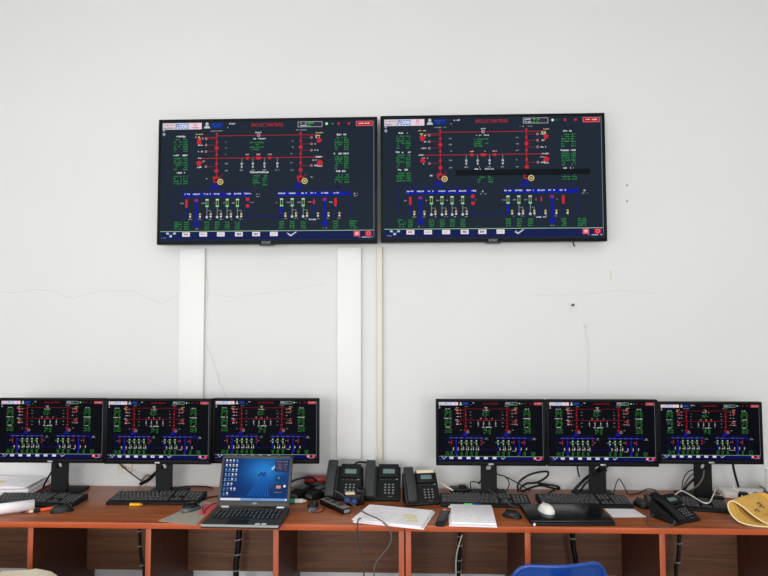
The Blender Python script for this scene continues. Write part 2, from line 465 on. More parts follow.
    for u in (18.3, 74.4):
        for v in (17.2, 35.4):
            for k in range(9):
                s.disc(u + random.uniform(-1.0, 1.0), v + random.uniform(-1.7, 2.1), 0.5, RED, 2 + k * 0.2, 9)
            s.disc(u, v, .8, RED, 2, 12)
        s.scrib(u - 1.8, u + 1.6, 10.8, 1.0, (190, 170, 120), 2); s.scrib(u - 2.0, u + 0.2, 13.4, 1.3, YE, 3); s.scrib(u - 1.8, u + 1, 30.9, 1.3, WH, 3)
        s.scrib(u - 1, u + 1.2, 38.6, 1.0, WH, 4)
    s.scrib(44.4, 47.2, 9.9, 1.1, WH, 2); s.ring(46, 12.3, 0.75, (200, 180, 190), 0.3, 3)
    s.scrib(42.8, 49.2, 15.2, 1.2, WH, 2)
    for r in range(4): s.scrib(41.8, 48.4 - (r % 2) * 2.2, 18.4 + r * 1.9, 1.15, GR, 2)
    for u, wv in ((40.8, .75), (46.0, 1.5), (51.2, .75)):
        s.rect(u - wv * .8, 30.2, u + wv * .8, 32.4, RED, 3); s.scrib(u - .9, u + .9, 28.4, 1.1, (224, 170, 174), 3)
    for u in (38.2, 43.4, 48.8, 54.8):
        s.rect(u - .12, 31.5, u + .12, 39.4, GY, 2); s.ring(u, 36, 0.55, (196, 196, 190), 0.3, 3); s.poly([(u - .5, 38), (u + .5, 38), (u, 40)], WH, 3); s.scrib(u - .9, u + .9, 41.4, 1.1, GY, 2)
    # measurement lists
    for ux in (6.4, 81.4):
        s.scrib(ux + 0.9, ux + 5.2, 12.6, 1.5, WH, 2)
        for r in range(6): s.scrib(ux, ux + 3.6 - (r > 3) * 2.2, 15.2 + r * 1.95, 1.2, GR, 2); s.scrib(ux + 4.3, ux + 6.4, 15.2 + r * 1.95, 1.2, GR, 2, .9)
        s.scrib(ux - 0.4, ux + 6.4, 28.4, 1.5, WH, 2)
        for r in range(6): s.scrib(ux, ux + 3.6 - (r > 3) * 2.2, 31.0 + r * 1.85, 1.2, GR, 2); s.scrib(ux + 4.3, ux + 6.4, 31.0 + r * 1.85, 1.2, GR, 2, .9)
        s.scrib(ux + 0.6, ux + 5.2, 43.0, 1.5, WH, 2)
        for r in range(4): s.scrib(ux, ux + 3.8, 46.0 + r * 2.0, 1.2, GR, 2); s.scrib(ux + 4.5, ux + 6.6, 46.0 + r * 2.0, 1.2, GR, 2, .9)
    s.scrib(42.0, 50.8, 43.2, 1.5, WH, 2)
    for r in range(5): s.scrib(43.4, 46.8 - (r > 3) * 2.4, 46.0 + r * 1.9, 1.2, GR, 2); s.scrib(48.0, 50.2, 46.0 + r * 1.9, 1.2, GR, 2, .9)
    # two blue switchboards with their outgoing columns
    def board(u0, u1, box0, box1, cols):
        s.frame(box0, 57.2, box1, 79.8, DB, 0.28 * bold, 1)
        s.rect(u0, 60.0, u1, 63.0, BL, 2) if tv else s.rect(u0, 60.1, u1, 62.2, (16, 18, 124), 2)
        for i, (u, kind) in enumerate(cols):
            s.scrib(u - 1.6, u + 1.6, 60.8, 1.25, WH if tv else (96, 100, 176), 3, .85)
            if kind == 'red':
                s.rect(u - .55, 65.2, u + .55, 71.8, RED, 3); s.rect(u - .15, 63, u + .15, 79, BL, 2); s.scrib(u - 3, u - 1.2, 68.4, 1.1, GY, 2)
            elif kind == 'blue':
                s.rect(u - .65, 66.5, u + .65, 82, BL, 2); s.rect(u - .8, 65.0, u + .8, 67.2, (150, 36, 150) if tv else (70, 24, 140), 3); s.disc(u, 85.6, 1.4, BL, 3); s.scrib(u - 1, u + 1, 89.6, 1.0, GY, 2)
            elif kind == 'pair':
                s.disc(u, 65.4, .85, RED, 3); s.disc(u, 71.0, .85, RED, 3); s.rect(u - .13, 66, u + .13, 79.8, DB, 2); s.scrib(u + 1, u + 2.8, 68.2, 1.2, (90, 140, 160), 2)
            elif kind == 'thin':
                s.rect(u - .2, 64, u + .2, 79, BL, 2); s.rect(u - .3, 66, u + .3, 70, (190, 50, 60), 3); s.scrib(u - 2.6, u - .5, 68.2, 1.2, (200, 90, 96), 3)
                s.scrib(u - 2.4, u + 2.4, 82.6, 1.1, WH, 2)
            else:
                s.frame(u - .6, 65.0, u + .6, 71.4, (158, 176, 120), .25, 3); s.rect(u - .7, 65.0, u + .7, 66.2, (190, 220, 190), 4); s.rect(u - .7, 70.4, u + .7, 71.6, (140, 226, 150), 4)
                s.scrib(u - 2.6, u - 1.1, 68.4, 1.1, GY, 2)
                if kind == 'gb': s.rect(u - .6, 72, u + .6, 78.6, BL, 2)
                else:
                    s.rect(u - .13, 71.6, u + .13, 79.4, GY, 2); s.rect(u - .13, 74.4, u + 1.9, 74.8, GY, 2); s.rect(u + 1.65, 74.4, u + 1.9, 78, GY, 2); s.disc(u, 80.0, .6, WH, 3)
            if kind != 'pair':
                s.ring(u + 1.8, 77.6, .5, YE, .25, 3); s.disc(u + 1.8, 79.6, .45, (230, 220, 190), 3); s.scrib(u + 1.0, u + 2.6, 81.8, 1.0, GY, 2)
            if kind in ('g', 'gb', 'red'):
                for r in range(4): s.scrib(u - 1.0, u + 1.2, 84.2 + r * 1.75, 1.15, GR, 2, .95)
    board(10.6, 42.4, 7.2, 41.4, [(12.6, 'red'), (17.2, 'blue'), (22.2, 'g'), (27.0, 'g'), (31.6, 'g'), (36.4, 'g'), (41.1, 'pair')])
    board(54.8, 88.6, 56.4, 88.6, [(56.9, 'gb'), (61.8, 'g'), (66.9, 'g'), (71.9, 'thin'), (76.8, 'blue'), (81.8, 'red')])
    s.rect(41.2, 79.4, 56.6, 80.0, DB, 1)
    for r in range(4): s.scrib(7.0, 10.4, 84.2 + r * 1.75, 1.15, GR, 2); s.scrib(88.2, 91.8, 84.2 + r * 1.75, 1.15, GR, 2)
    s.scrib(44.6, 46.6, 61.4, 1.3, WH, 2); s.scrib(43.6, 47.4, 63.4, .9, GY, 2); s.scrib(90.2, 91.8, 61.4, 1.3, WH, 2); s.scrib(89.4, 93, 63.4, .9, GY, 2)
    if band: s.rect(33.4, 43.6, 94, 48.4, (16, 22, 28), 5)
    # task bar
    s.rect(0.6, 91.4, 99.4, 91.9, (150, 196, 150), 2)
    s.rect(0.6, 91.9, 99.4, 98.4, NAVY, 1)
    for u, v in ((3.9, 93.2), (7.2, 93.2), (5.4, 95.6)): s.rect(u - .6, v - .7, u + .6, v + .8, (190, 200, 224), 2)
    s.rect(3.9, 93.9, 7.2, 94.2, (120, 140, 190), 2); s.scrib(1, 4.2, 97, .8, GY, 2)
    for u, c in ((12.6, (196, 40, 60)), (20.6, (176, 170, 190)), (28.8, (214, 190, 206)), (37.2, (70, 76, 84)), (45.2, (90, 60, 66)), (53.4, (200, 190, 206))):
        s.rect(u - 1.8, 92.4, u + 1.8, 96.0, (226, 220, 228), 2); s.scrib(u - 1.0, u + 1.0, 94.2, 1.6, c, 3, .95)
    s.poly([(59.6, 94.4), (60.4, 93.8), (61.2, 95.0), (63.6, 92.3), (64.0, 92.9), (61.2, 96.4)], WH, 2); s.scrib(59.4, 60.6, 93.6, 1.1, GY, 2)
    s.rect(90.2, 92.3, 93.0, 96.6, (226, 96, 110), 2); s.disc(91.6, 94.3, .7, (250, 196, 196), 3)
    s.rect(95.4, 92.3, 98.4, 96.6, (200, 30, 60), 2); s.ring(96.9, 94.2, .9, (240, 120, 140), .35, 3); s.scrib(92.6, 99, 97.3, .9, WH, 3)
    return s

# ------------------------------------------------------------------ televisions
TW, TH = 1.233, 0.709
def television(cx, z0, label, band):
    t = thing('television', label, 'television', (cx, -0.075, z0), 0, 'wall televisions')
    m = MB().box(-TW / 2, TW / 2, 0.0, 0.028, 0, TH, 0.004)
    m.box(-TW / 2 + .12, TW / 2 - .12, 0.026, 0.055, 0.03, TH * .62, 0.01)
    m.build('housing', BLK, t)
    b = MB(); e = 0.012
    b.box(-TW / 2, TW / 2, -0.006, 0.004, TH - e, TH, 0.002).box(-TW / 2, TW / 2, -0.006, 0.004, 0, 0.017, 0.002)
    b.box(-TW / 2, -TW / 2 + e, -0.006, 0.004, 0.012, TH - 0.01, 0.002).box(TW / 2 - e, TW / 2, -0.006, 0.004, 0.012, TH - 0.01, 0.002)
    b.build('bezel', BEZ, t)
    diagram(TW - 2 * e, TH - e - 0.017, True, band).build('screen', t, (0, -0.0015, 0.017 + (TH - e - 0.017) / 2))
    bm = bmesh.new(); flat_text(bm, 'SONY', 0, 0.0085, -0.0066, 0.05, 0); l = MB(); l.bm.free(); l.bm = bm
    l.build('logo', mat('grey_badge', (150, 154, 156), .4), t)
    MB().box(-0.04, 0.04, -0.004, 0.02, -0.008, 0.001, 0.002).build('sensor_bar', CHAR, t)
    MB().box(-0.25, 0.25, 0.05, 0.0735, 0.16, 0.5).build('wall_bracket', DGREY, t)
    return t
g = 0.009
tvl = television(-g - TW / 2, 2.0983, 'left wall television showing the full red and green diagram without a dark band', False)
tvr = television(g + TW / 2, 2.1019, 'right wall television with a dark band across its diagram', True)
MB().tube([(0.44, 0.02, 0.01), (0.44, 0.018, -0.012), (0.447, 0.018, -0.026)], 0.004).build('cable_end', BLK, tvr)

# ------------------------------------------------------------------ desks
def desk(label, x0, x1, divs, cat='desk'):
    t = thing('desk', label, 'desk', ((x0 + x1) / 2, -0.3, 0), 0, 'desks along the wall')
    ox = (x0 + x1) / 2
    def bx(a, b, y0, y1, z0, z1, bev=0.0): return MB().box(a - ox, b - ox, y0 + .3, y1 + .3, z0, z1, bev)
    bx(x0, x1, -0.598, -0.001, 0.725, TOP, 0.0015).build('worktop', WOODX, t)
    bx(x0, x1, -0.6035, -0.598, 0.7245, TOP + .0003, 0.001).build('edge_band', EDGE, t)
    for dx in divs:
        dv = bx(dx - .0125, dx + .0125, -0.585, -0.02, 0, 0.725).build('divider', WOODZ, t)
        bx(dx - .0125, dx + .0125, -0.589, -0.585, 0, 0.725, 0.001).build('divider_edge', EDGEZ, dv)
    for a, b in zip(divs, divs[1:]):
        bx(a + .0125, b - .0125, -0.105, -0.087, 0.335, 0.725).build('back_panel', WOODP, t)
    return t
desk('long cherry wood desk under the left three monitors and the laptop', -2.6, 0.1365, [-2.58, -2.15, -1.596, -1.042, -0.451, 0.122])
desk('long cherry wood desk under the right three monitors and the tan hat', 0.1385, 2.6, [0.153, 0.689, 1.285, 1.88, 2.58])

# ------------------------------------------------------------------ desktop monitors
def make_monitor(label, W, Hh, zb):
    t = thing('computer_monitor', label, 'monitor', (0, 0, TOP), 0, 'monitors on the desks')
    e, eb = 0.011, 0.021
    m = MB().box(-W / 2, W / 2, 0.0, 0.022, zb, zb + Hh, 0.003)
    m.box(-W / 2 + .07, W / 2 - .07, 0.02, 0.05, zb + .05, zb + Hh - .04, 0.012)
    m.build('housing', BLKM, t)
    b = MB()
    b.box(-W / 2, W / 2, -0.005, 0.003, zb + Hh - e, zb + Hh, 0.0015).box(-W / 2, W / 2, -0.005, 0.003, zb, zb + eb, 0.0015)
    b.box(-W / 2, -W / 2 + e, -0.005, 0.003, zb + .01, zb + Hh - .008, 0.0015).box(W / 2 - e, W / 2, -0.005, 0.003, zb + .01, zb + Hh - .008, 0.0015)
    bz = b.build('bezel', BEZ, t)
    MB().box(-0.013, 0.013, -0.0065, -0.004, zb + .004, zb + .012, 0.0005).build('badge', SILV, bz)
    diagram(W - 2 * e, Hh - e - eb, False).build('screen', t, (0, -0.001, zb + eb + (Hh - e - eb) / 2))
    # neck with a round cable hole just under the panel
    n = MB(); w2, hz, hr = 0.041, zb - 0.032, 0.0145
    y0, y1 = 0.078, 0.102
    n.box(-w2, w2, y0, y1, 0.008, hz - w2, 0).box(-w2, w2, y0, y1, hz + w2, zb + .16, 0)
    tb = bmesh.new(); K = 32; rings = []
    for yy in (y0, y1):
        o_, i_ = [], []
        for k in range(K):
            a = 2 * math.pi * k / K; c, s_ = math.cos(a), math.sin(a); q = w2 / max(abs(c), abs(s_))
            o_.append(tb.verts.new((c * q, yy, hz + s_ * q))); i_.append(tb.verts.new((c * hr, yy, hz + s_ * hr)))
        rings.append((o_, i_))
    for k in range(K):
        j = (k + 1) % K
        (o0, i0), (o1, i1) = rings
        tb.faces.new((o0[k], o0[j], i0[j], i0[k])); tb.faces.new((o1[k], i1[k], i1[j], o1[j]))
        tb.faces.new((i0[k], i0[j], i1[j], i1[k])); tb.faces.new((o0[k], o1[k], o1[j], o0[j]))
    n._add(tb, 0, None, False)
    n.build('neck', BLKM, t)
    MB().box(-0.1, 0.1, 0.076, 0.212, 0, 0.012, 0.005).build('base', BLKM, t)
    return t
lowz = 0.185
P = [(-1.712, -0.25, 0), (-1.140, -0.262, 0), (-0.584, -0.235, 0.01), (0.576, -0.25, 0), (1.138, -0.25, 0), (1.676, -0.25, 0.0)]
L6 = ['monitor at the far left beside the white paper pile', 'monitor above the keyboard with the yellow marker, second from the left',
      'monitor directly behind the open laptop', 'monitor just right of the desk phones, behind the tabbed papers',
      'monitor behind the closed black laptop and white mouse', 'slightly smaller monitor at the far right beside the white boxes']
base_m = make_monitor(L6[0], 0.557, 0.335, lowz)
def where(o, x, y, rz): o.location = (x, y, TOP); o.rotation_euler = (0, 0, rz)
where(base_m, *P[0])
MON = [base_m]
for i in range(1, 6):
    x, y, rz = P[i]
    if i == 5:
        o = make_monitor(L6[5], 0.515, 0.310, 0.2); where(o, x, y, rz); MON.append(o)
    else:
        MON.append(dup(base_m, (x, y, TOP), rz, L6[i]))
base_m.scale.x = 1.028

# ------------------------------------------------------------------ keyboards
def make_keyboard(label):
    t = thing('keyboard', label, 'keyboard', (0, 0, TOP), 0, 'keyboards')
    M = Matrix.Translation((0, 0, 0)) @ Matrix.Rotation(R(5.5), 4, 'X')
    MB().prism([(-0.0755, 0.0), (-0.0755, 0.011), (-0.07, 0.014), (0.07, 0.027), (0.075, 0.026), (0.0755, 0.0)], 0, -0.225, 0.225, 0.0025).build('case', BLKM, t)
    def zt(y): return 0.014 + (y + 0.07) / 0.14 * 0.013
    def row(m, x, y, ws, d=0.0155, h=0.006, leg=True):
        for wv in ws:
            if wv < 0: x += -wv; continue
            z = zt(y)
            m.prism([(x + .0016, y - d / 2), (x + wv - .0016, y - d / 2), (x + wv - .0016, y + d / 2), (x + .0016, y + d / 2)], 2, z - .002, z + h, 0.0012, 0, None, 1)
            if leg and wv < 0.03:
                m.quad([(x + wv * .3, y + d * .08, z + h + .0004), (x + wv * .6, y + d * .08, z + h + .0004), (x + wv * .6, y + d * .34, z + h + .0004), (x + wv * .3, y + d * .34, z + h + .0004)], 1)
            x += wv
    k = 0.019
    ek = MB(); row(ek, -0.217, 0.058, [k], 0.013); ek.build('escape_key', [KEYM, KEYL], t)
    for fx in (-0.179, -0.0935, -0.008):
        fk = MB(); row(fk, fx, 0.058, [k] * 4, 0.013); fk.build('function_keys', [KEYM, KEYL], t)
    lk = MB()
    row(lk, -0.217, 0.036, [k] * 13 + [k * 2]); row(lk, -0.217, 0.017, [k * 1.5] + [k] * 12 + [k * 1.5])
    row(lk, -0.217, -0.002, [k * 1.8] + [k] * 11 + [k * 2.2]); row(lk, -0.217, -0.021, [k * 2.3] + [k] * 10 + [k * 2.7])
    row(lk, -0.217, -0.040, [k * 1.3] * 3 + [k * 6] + [k * 1.27] * 4)
    lk.build('letter_keys', [KEYM, KEYL], t)
    nk = MB(); row(nk, 0.077, 0.058, [k] * 3, 0.013); nk.build('system_keys', [KEYM, KEYL], t)
    nk = MB()
    for y in (0.036, 0.017): row(nk, 0.077, y, [k] * 3)
    nk.build('navigation_keys', [KEYM, KEYL], t)
    nk = MB(); row(nk, 0.096, -0.021, [k]); row(nk, 0.077, -0.040, [k] * 3); nk.build('arrow_keys', [KEYM, KEYL], t)
    pk = MB()
    for y in (0.036, 0.017, -0.002, -0.021): row(pk, 0.141, y, [k] * 4)
    row(pk, 0.141, -0.040, [k * 2, k, k])
    pk.build('number_pad', [KEYM, KEYL], t)
    MB().box(0.141, 0.212, 0.05, 0.064, zt(.057) - .002, zt(.057) + .001, 0.001).build('light_panel', CHAR, t)
    return t
kb = make_keyboard('black keyboard at the far left behind the rolled paper')
kb.location = (-1.735, -0.318, TOP)
dup(kb, (-1.136, -0.262, TOP), R(1.6), 'black keyboard behind the yellow marker, left of the mouse pad', (1.04, 1, 1))
dup(kb, (0.540, -0.256, TOP), R(-1.5), 'black keyboard behind the papers with green and blue tabs')
dup(kb, (1.035, -0.256, TOP), R(-1), 'black keyboard behind the closed black laptop')
dup(kb, (1.530, -0.285, TOP), R(-14), 'compact black keyboard between the right desk phone and tan hat', (0.82, 0.95, 1))

# ------------------------------------------------------------------ mice
def mouse(name, label, x, y, rz, m_body, m_top, cable=None, sc=1.0, z=TOP, wheel=CHAR):
    t = thing('computer_mouse', label, 'mouse', (x, y, z), rz, 'computer mice')
    MB().dome(0.060 * sc, 0.104 * sc, 0.027 * sc, power=2.6, tail=-0.06).build('body', m_body, t)
    MB().dome(0.0565 * sc, 0.096 * sc, 0.0365 * sc, power=2.5, tail=-0.05).build('top_shell', m_top, t)
    M = Matrix.Translation((0, 0.026 * sc, 0.0275 * sc))
    MB().cyl((-0.0035, 0, 0), (0.0035, 0, 0), 0.0085 * sc, n=16, M=M).build('scroll_wheel', wheel, t)
    if cable:
        c = MB().tube([Matrix.Rotation(-rz, 3, 'Z') @ (Vector(q) - Vector((x, y, z))) for q in cable], 0.0018, 6)
        c.build('cable', BLK, t)
    return t
def dk(px, py, h=0.0022): q = at(px, py, TOP + h); return (q.x, q.y, q.z)
mouse('', 'black mouse beside the orange marker at the far left', -1.527, -0.452, R(-62), BLK, BLKG)
mouse('', 'silver and black mouse on the grey mouse pad', -0.905, -0.418, R(-35), mat('dull_silver', (96, 98, 104), .35, metal=.4), BLKG,
      [(-0.862, -0.38, TOP + .012), dk(204, 513, .006), dk(206, 509, .006), dk(213, 504, .004), dk(222, 504)], z=TOP + 0.0022)
mouse('', 'small dark mouse with silver sides, right of the laptop', -0.316, -0.37, R(176), mat('dull_silver', (96, 98, 104)), BLKG,
      [(-0.318, -0.42, TOP + .01), (-0.30, -0.45, TOP + .004), (-0.262, -0.42, TOP + .003), (-0.262, -0.33, TOP + .003)], .92)
mouse('', 'black mouse between the tabbed papers and closed laptop', 0.640, -0.468, R(52), BLK, BLKG, None, .92)
mouse('', 'white mouse on top of the closed black laptop', 0.803, -0.462, R(16), WHITE, WHITE, z=TOP + 0.0245, wheel=mat('pale_wheel', (206, 204, 200), .5))
mouse('', 'black mouse half hidden behind the right desk phone', 1.312, -0.282, R(10), BLK, CHAR)

# ------------------------------------------------------------------ open laptop
t = thing('laptop', 'open grey laptop with a blue desktop screen at the desk edge', 'laptop', (-0.597, -0.672, TOP), R(-1.2))
W2, D = 0.177, 0.226
b = MB().prism([(0, 0.004), (0.004, 0.0), (D, 0.0), (D, 0.028), (D - .02, 0.029), (0.006, 0.017), (0.0, 0.013)], 0, -W2, W2, 0.003).build('base', LAPG, t)
def zl(y): return 0.0175 + (y - .006) / (D - .026) * .0115
MB().prism([(-0.0005, 0.010), (-0.0005, 0.0135), (.006, .0178), (.008, .0172)], 0, -W2 + .002, W2 - .002).build('front_trim', SILV, b)
k = MB(); kw = 0.0208
for r, (y, cnt) in enumerate([(0.082, 15), (0.101, 15), (0.120, 15), (0.139, 15), (0.158, 15), (0.175, 16)]):
    x = -0.156
    while x < 0.155:
        wv = 0.105 if (r == 0 and abs(x + .075) < .012) else kw
        z = zl(y); d = 0.0165 if r < 5 else .011
        k.prism([(x + .0009, y - d / 2), (x + wv - .0009, y - d / 2), (x + wv - .0009, y + d / 2), (x + .0009, y + d / 2)], 2, z - .002, z + .0035, 0.0008, 0, None, 1)
        if wv < .05: k.quad([(x + .005, y, z + .0038), (x + .012, y, z + .0038), (x + .012, y + .004, z + .0038), (x + .005, y + .004, z + .0038)], 1)
        x += wv
k.build('keyboard', [BLK, KEYL], b)
MR = Matrix.Translation((0, 0.045, zl(.045))) @ Matrix.Rotation(math.atan(.0115 / (D - .026)), 4, 'X')
MB().box(-0.065, 0.03, -0.032, 0.022, -0.002, 0.0008, 0.0005, 0, MR).build('touchpad', BLKM, b)
MB().box(0.066, 0.086, -0.034, -0.019, -0.001, 0.0009, 0, 0, MR).box(0.094, 0.116, -0.034, -0.019, -0.001, 0.0009, 0, 0, MR).build('sticker', LABELW, b)
for sx in (-0.135, 0.135): MB().cyl((sx - .018, D - .006, .029), (sx + .018, D - .006, .029), .007, n=14).build('hinge', SILV, b)
lid_rot = Matrix.Translation((0, D - .004, .028)) @ Matrix.Rotation(R(-19.5), 4, 'X')
LH = 0.243
lid = MB().box(-W2, W2, -0.0035, 0.006, 0.004, LH, 0.003).build('lid', LAPG, t); lid.matrix_local = lid_rot
fr = MB(); e = .0135
fr.box(-W2 + .002, W2 - .002, -.0055, -.003, LH - .016, LH - .002, .001).box(-W2 + .002, W2 - .002, -.0055, -.003, .006, .030, .001)
fr.box(-W2 + .002, -W2 + e, -.0055, -.003, .02, LH - .004, .001).box(W2 - e, W2 - .002, -.0055, -.003, .02, LH - .004, .001)
fr.build('lid_frame', mat('lid_frame_grey', (44, 43, 42), .45), lid)
sw, sh = 2 * (W2 - e), LH - .016 - .030
s = Screen(sw, sh, 0.0002)
NU, NV = 32, 20
for i in range(NU):
    for j in range(NV):
        u, v = (i + .5) / NU, (j + .5) / NV
        dd_ = math.exp(-(((u - .62) * 1.5) ** 2 + ((v - .28) * 1.3) ** 2) * 5)
        q = 0.62 + 0.38 * dd_ - 0.28 * max(0, .35 - u)
        c = (int((14 + 26 * dd_) / 2) * 2, int((84 * q + 44 * dd_) / 2) * 2, int((176 * q + 30 * dd_) / 2) * 2)
        s.rect(i * 100 / NU, j * 100 / NV, (i + 1) * 100 / NU, (j + 1) * 100 / NV, c, 0)
for i in range(8):
    u = 40 + i * 4.4; s.poly([(u - .8, 90), (u + 1.2, 90), (62 + i * .6, 34), (61.4 + i * .6, 34)], (18, 92, 178), .4)
for i in range(7): s.disc(58 + random.uniform(-4, 6), 36 + random.uniform(-5, 5), 1.6, (30, 60, 110), .6 + i * .02)
s.poly([(72, 24), (78, 16), (80, 17), (75, 28)], (150, 200, 235), .7); s.poly([(66, 33), (74, 26), (75, 28), (68, 34)], (70, 130, 190), .7)
for c in range(4):
    for r in range(8):
        if c < (4, 4, 4, 4, 4, 3, 4, 2)[r]:
            u, v = 4 + c * 5.2, 5 + r * 11.2
            s.rect(u - 1.1, v - 1.9, u + 1.1, v + 1.9, random.choice([(226, 232, 240), (120, 170, 220), (236, 226, 190), (90, 130, 190), (230, 230, 235)]), 1)
            s.scrib(u - 1.8, u + 1.8, v + 4.2, 1.2, (190, 206, 226), 1, .8)
s.rect(78, 4, 98.5, 31, (32, 44, 76), 1); s.scrib(80, 97, 7, 2, (196, 140, 150), 2)
for r in range(4): s.scrib(80, 97, 13 + r * 4.6, 2.2, (150, 90, 110) if r % 2 else (120, 130, 160), 2, .6)
s.rect(80, 40, 97, 55, (24, 62, 112), 1); s.disc(85, 46, 2, (80, 120, 160), 2)
s.rect(79, 61, 98, 77, (30, 50, 90), 1); s.rect(82, 64, 89, 71, (196, 150, 140), 2); s.disc(94.6, 65.5, 1.9, (226, 236, 246), 2); s.scrib(80, 92, 80, 1.6, (180, 120, 120), 2)
s.rect(0, 94.6, 100, 100, (112, 160, 220), 1); s.rect(0, 94.6, 30, 100, (226, 220, 236), 2); s.scrib(46, 60, 97, 2, (40, 70, 130), 2, .6); s.rect(97, 95, 99, 99.6, (230, 236, 246), 2)
s.build('screen', lid, (0, -0.0038, .030 + sh / 2))
bm = bmesh.new(); flat_text(bm, 'DELL', 0.008, 0.018, -0.0058, 0.02, 0, .007); l = MB(); l.bm.free(); l.bm = bm
l.build('logo', mat('pale_logo', (224, 224, 224), .4), lid)
MB().box(-.05, .05, -.002, .012, -.006, .006, .003).build('hinge_cover', BLK, lid)

# ------------------------------------------------------------------ closed laptop and flat things on the desks
t = thing('laptop', 'closed black laptop lying under the white mouse', 'laptop', (0.892, -0.458, TOP), R(1.0))
MB().box(-0.188, 0.188, -0.128, 0.122, 0, 0.013, 0.004).build('base', BLK, t)
MB().box(-0.188, 0.188, -0.128, 0.122, 0.0138, 0.0235, 0.004, 0, None, 3).build('lid', BLKG, t)
MB().cyl((-0.175, -0.133, 0.007), (-0.172, -0.12, 0.007), 0.006, n=12).build('plug', WHITE, t)

p = MB().prism([tuple(at(*q).xy) for q in ((158.5, 521), (196, 525.5), (216.5, 505), (204, 500.5))], 2, TOP, TOP + 0.002)
tag(p.build('mouse_pad', PADM), 'grey cloth mouse pad at the desk edge left of the open laptop', 'mouse pad')
p = MB().prism([(-0.848, -0.485), (-0.800, -0.50), (-0.800, -0.335), (-0.872, -0.325)], 2, TOP + 0.0022, TOP + 0.003)
tag(p.build('pink_note', PINK), 'pink paper note on the mouse pad under the mouse cable', 'note')
def paper_lines(m, x0, x1, y0, y1, z, mi, rows, k=.8):
    for r in range(rows):
        y = y0 + (y1 - y0) * (r + .5) / rows; x = x0
        while x < x1:
            wv = random.uniform(.008, .03)
            if random.random() < k: m.quad([(x, y - .0016, z), (min(x + wv, x1), y - .0016, z), (min(x + wv, x1), y + .0016, z), (x, y + .0016, z)], mi)
            x += wv + .005
# splayed A4 pile in front of the phones
t = thing('paper_stack', 'splayed white paper pile over the desk edge in front of the phones', 'papers', (0.088, -0.490, TOP), R(-15), 'paper piles')
t.scale = (1.08, 1.1, 1.3)
MB().box(-0.150, 0.158, -0.112, 0.108, 0, 0.005).build('lower_sheets', [PAPER], t)
m = MB().box(-0.155, 0.149, -0.108, 0.102, 0.0052, 0.0085, 0, 0, Matrix.Rotation(R(-2), 4, 'Z'))
m.build('middle_sheets', PAPER, t)
m = MB().box(-0.148, 0.150, -0.112, 0.100, 0.0087, 0.011, 0, 0)
paper_lines(m, -.12, .10, -.08, .08, .0114, 1, 14, .6)
for k in range(3): m.quad([(.075 - k * .02, -.07 + k * .03, .0117), (.12 - k * .01, -.07 + k * .03, .0117), (.12 - k * .01, -.05 + k * .03, .0117), (.075 - k * .02, -.05 + k * .03, .0117)], 2)
m.build('top_sheet', [PAPER, INK, YELP], t)
# tabbed pile
t = thing('paper_stack', 'white paper pile with green and blue tabs beside the remote control', 'papers', (0.452, -0.462, TOP), R(-3.5), 'paper piles')
m = MB().box(-0.107, 0.107, -0.149, 0.140, 0, 0.006); m.build('lower_sheets', PAPER, t)
m = MB().box(-0.098, 0.104, -0.132, 0.135, 0.0062, 0.013, 0.0006); paper_lines(m, -.08, .085, -.1, .11, .0134, 1, 10, .5)
m.build('upper_sheets', [PAPER, INK], t)
MB().box(-0.03, 0.012, 0.128, 0.152, 0.0135, 0.0150).build('green_tab', GRNP, t)
MB().box(0.014, 0.055, 0.130, 0.150, 0.0135, 0.0150).build('blue_tab', BLUP, t)
# pile against the wall at the far left
t = thing('paper_stack', 'thick white paper pile behind the far left keyboard', 'papers', (-2.0, -0.130, TOP), R(6), 'paper piles')
MB().box(-0.16, 0.16, -0.11, 0.11, 0, 0.012).build('lower_sheets', REDD, t)
m = MB()
for k in range(4): m.box(-0.165 + k * .004, 0.155 - k * .006, -0.112 + k * .003, 0.108, 0.0122 + k * .008, 0.0196 + k * .008, 0, k % 2, Matrix.Rotation(R(k * 1.2 - 2), 4, 'Z'))
m.build('middle_sheets', [PAPER, PAPEDGE], t)
m = MB().prism([(-0.17, .0445), (0.10, .0445), (0.135, .050), (0.06, .056), (-0.17, .062)], 1, -0.105, 0.105)
m.quad([(-0.10, -.07, .0625), (-0.03, -.07, .0598), (-0.02, .0, .0598), (-.09, .0, .0625)], 1)
m.build('top_sheet', [PAPER, YELP], t)
# single sheet
m = MB().prism([(1.112, -0.335), (1.255, -0.322), (1.270, -0.452), (1.112, -0.462)], 2, TOP, TOP + .001)
tag(m.build('paper_sheet', PAPER), 'single small white sheet right of the closed black laptop', 'paper')
# rolled paper
A, B = Vector((-1.88, -0.565, TOP + .030)), Vector((-1.670, -0.445, TOP + .030))
d = (B - A); Lr = d.length
m = MB(); tb = bmesh.new(); prev = None
for i in range(46):
    a = i / 45 * 4.4 * math.pi; r = .010 + .0195 * i / 45
    v0 = tb.verts.new((r * math.cos(a), 0, r * math.sin(a))); v1 = tb.verts.new((r * math.cos(a), Lr, r * math.sin(a)))
    if prev: tb.faces.new((prev[0], v0, v1, prev[1]))
    prev = (v0, v1)
m._add(tb, 0, None, True)
o = m.build('rolled_paper', PAPER, None, A, (0, 0, math.atan2(d.y, d.x) - math.pi / 2))
so = o.modifiers.new('thickness', 'SOLIDIFY'); so.thickness = .0007
tag(o, 'loosely rolled white paper lying on the far left desk edge', 'paper')

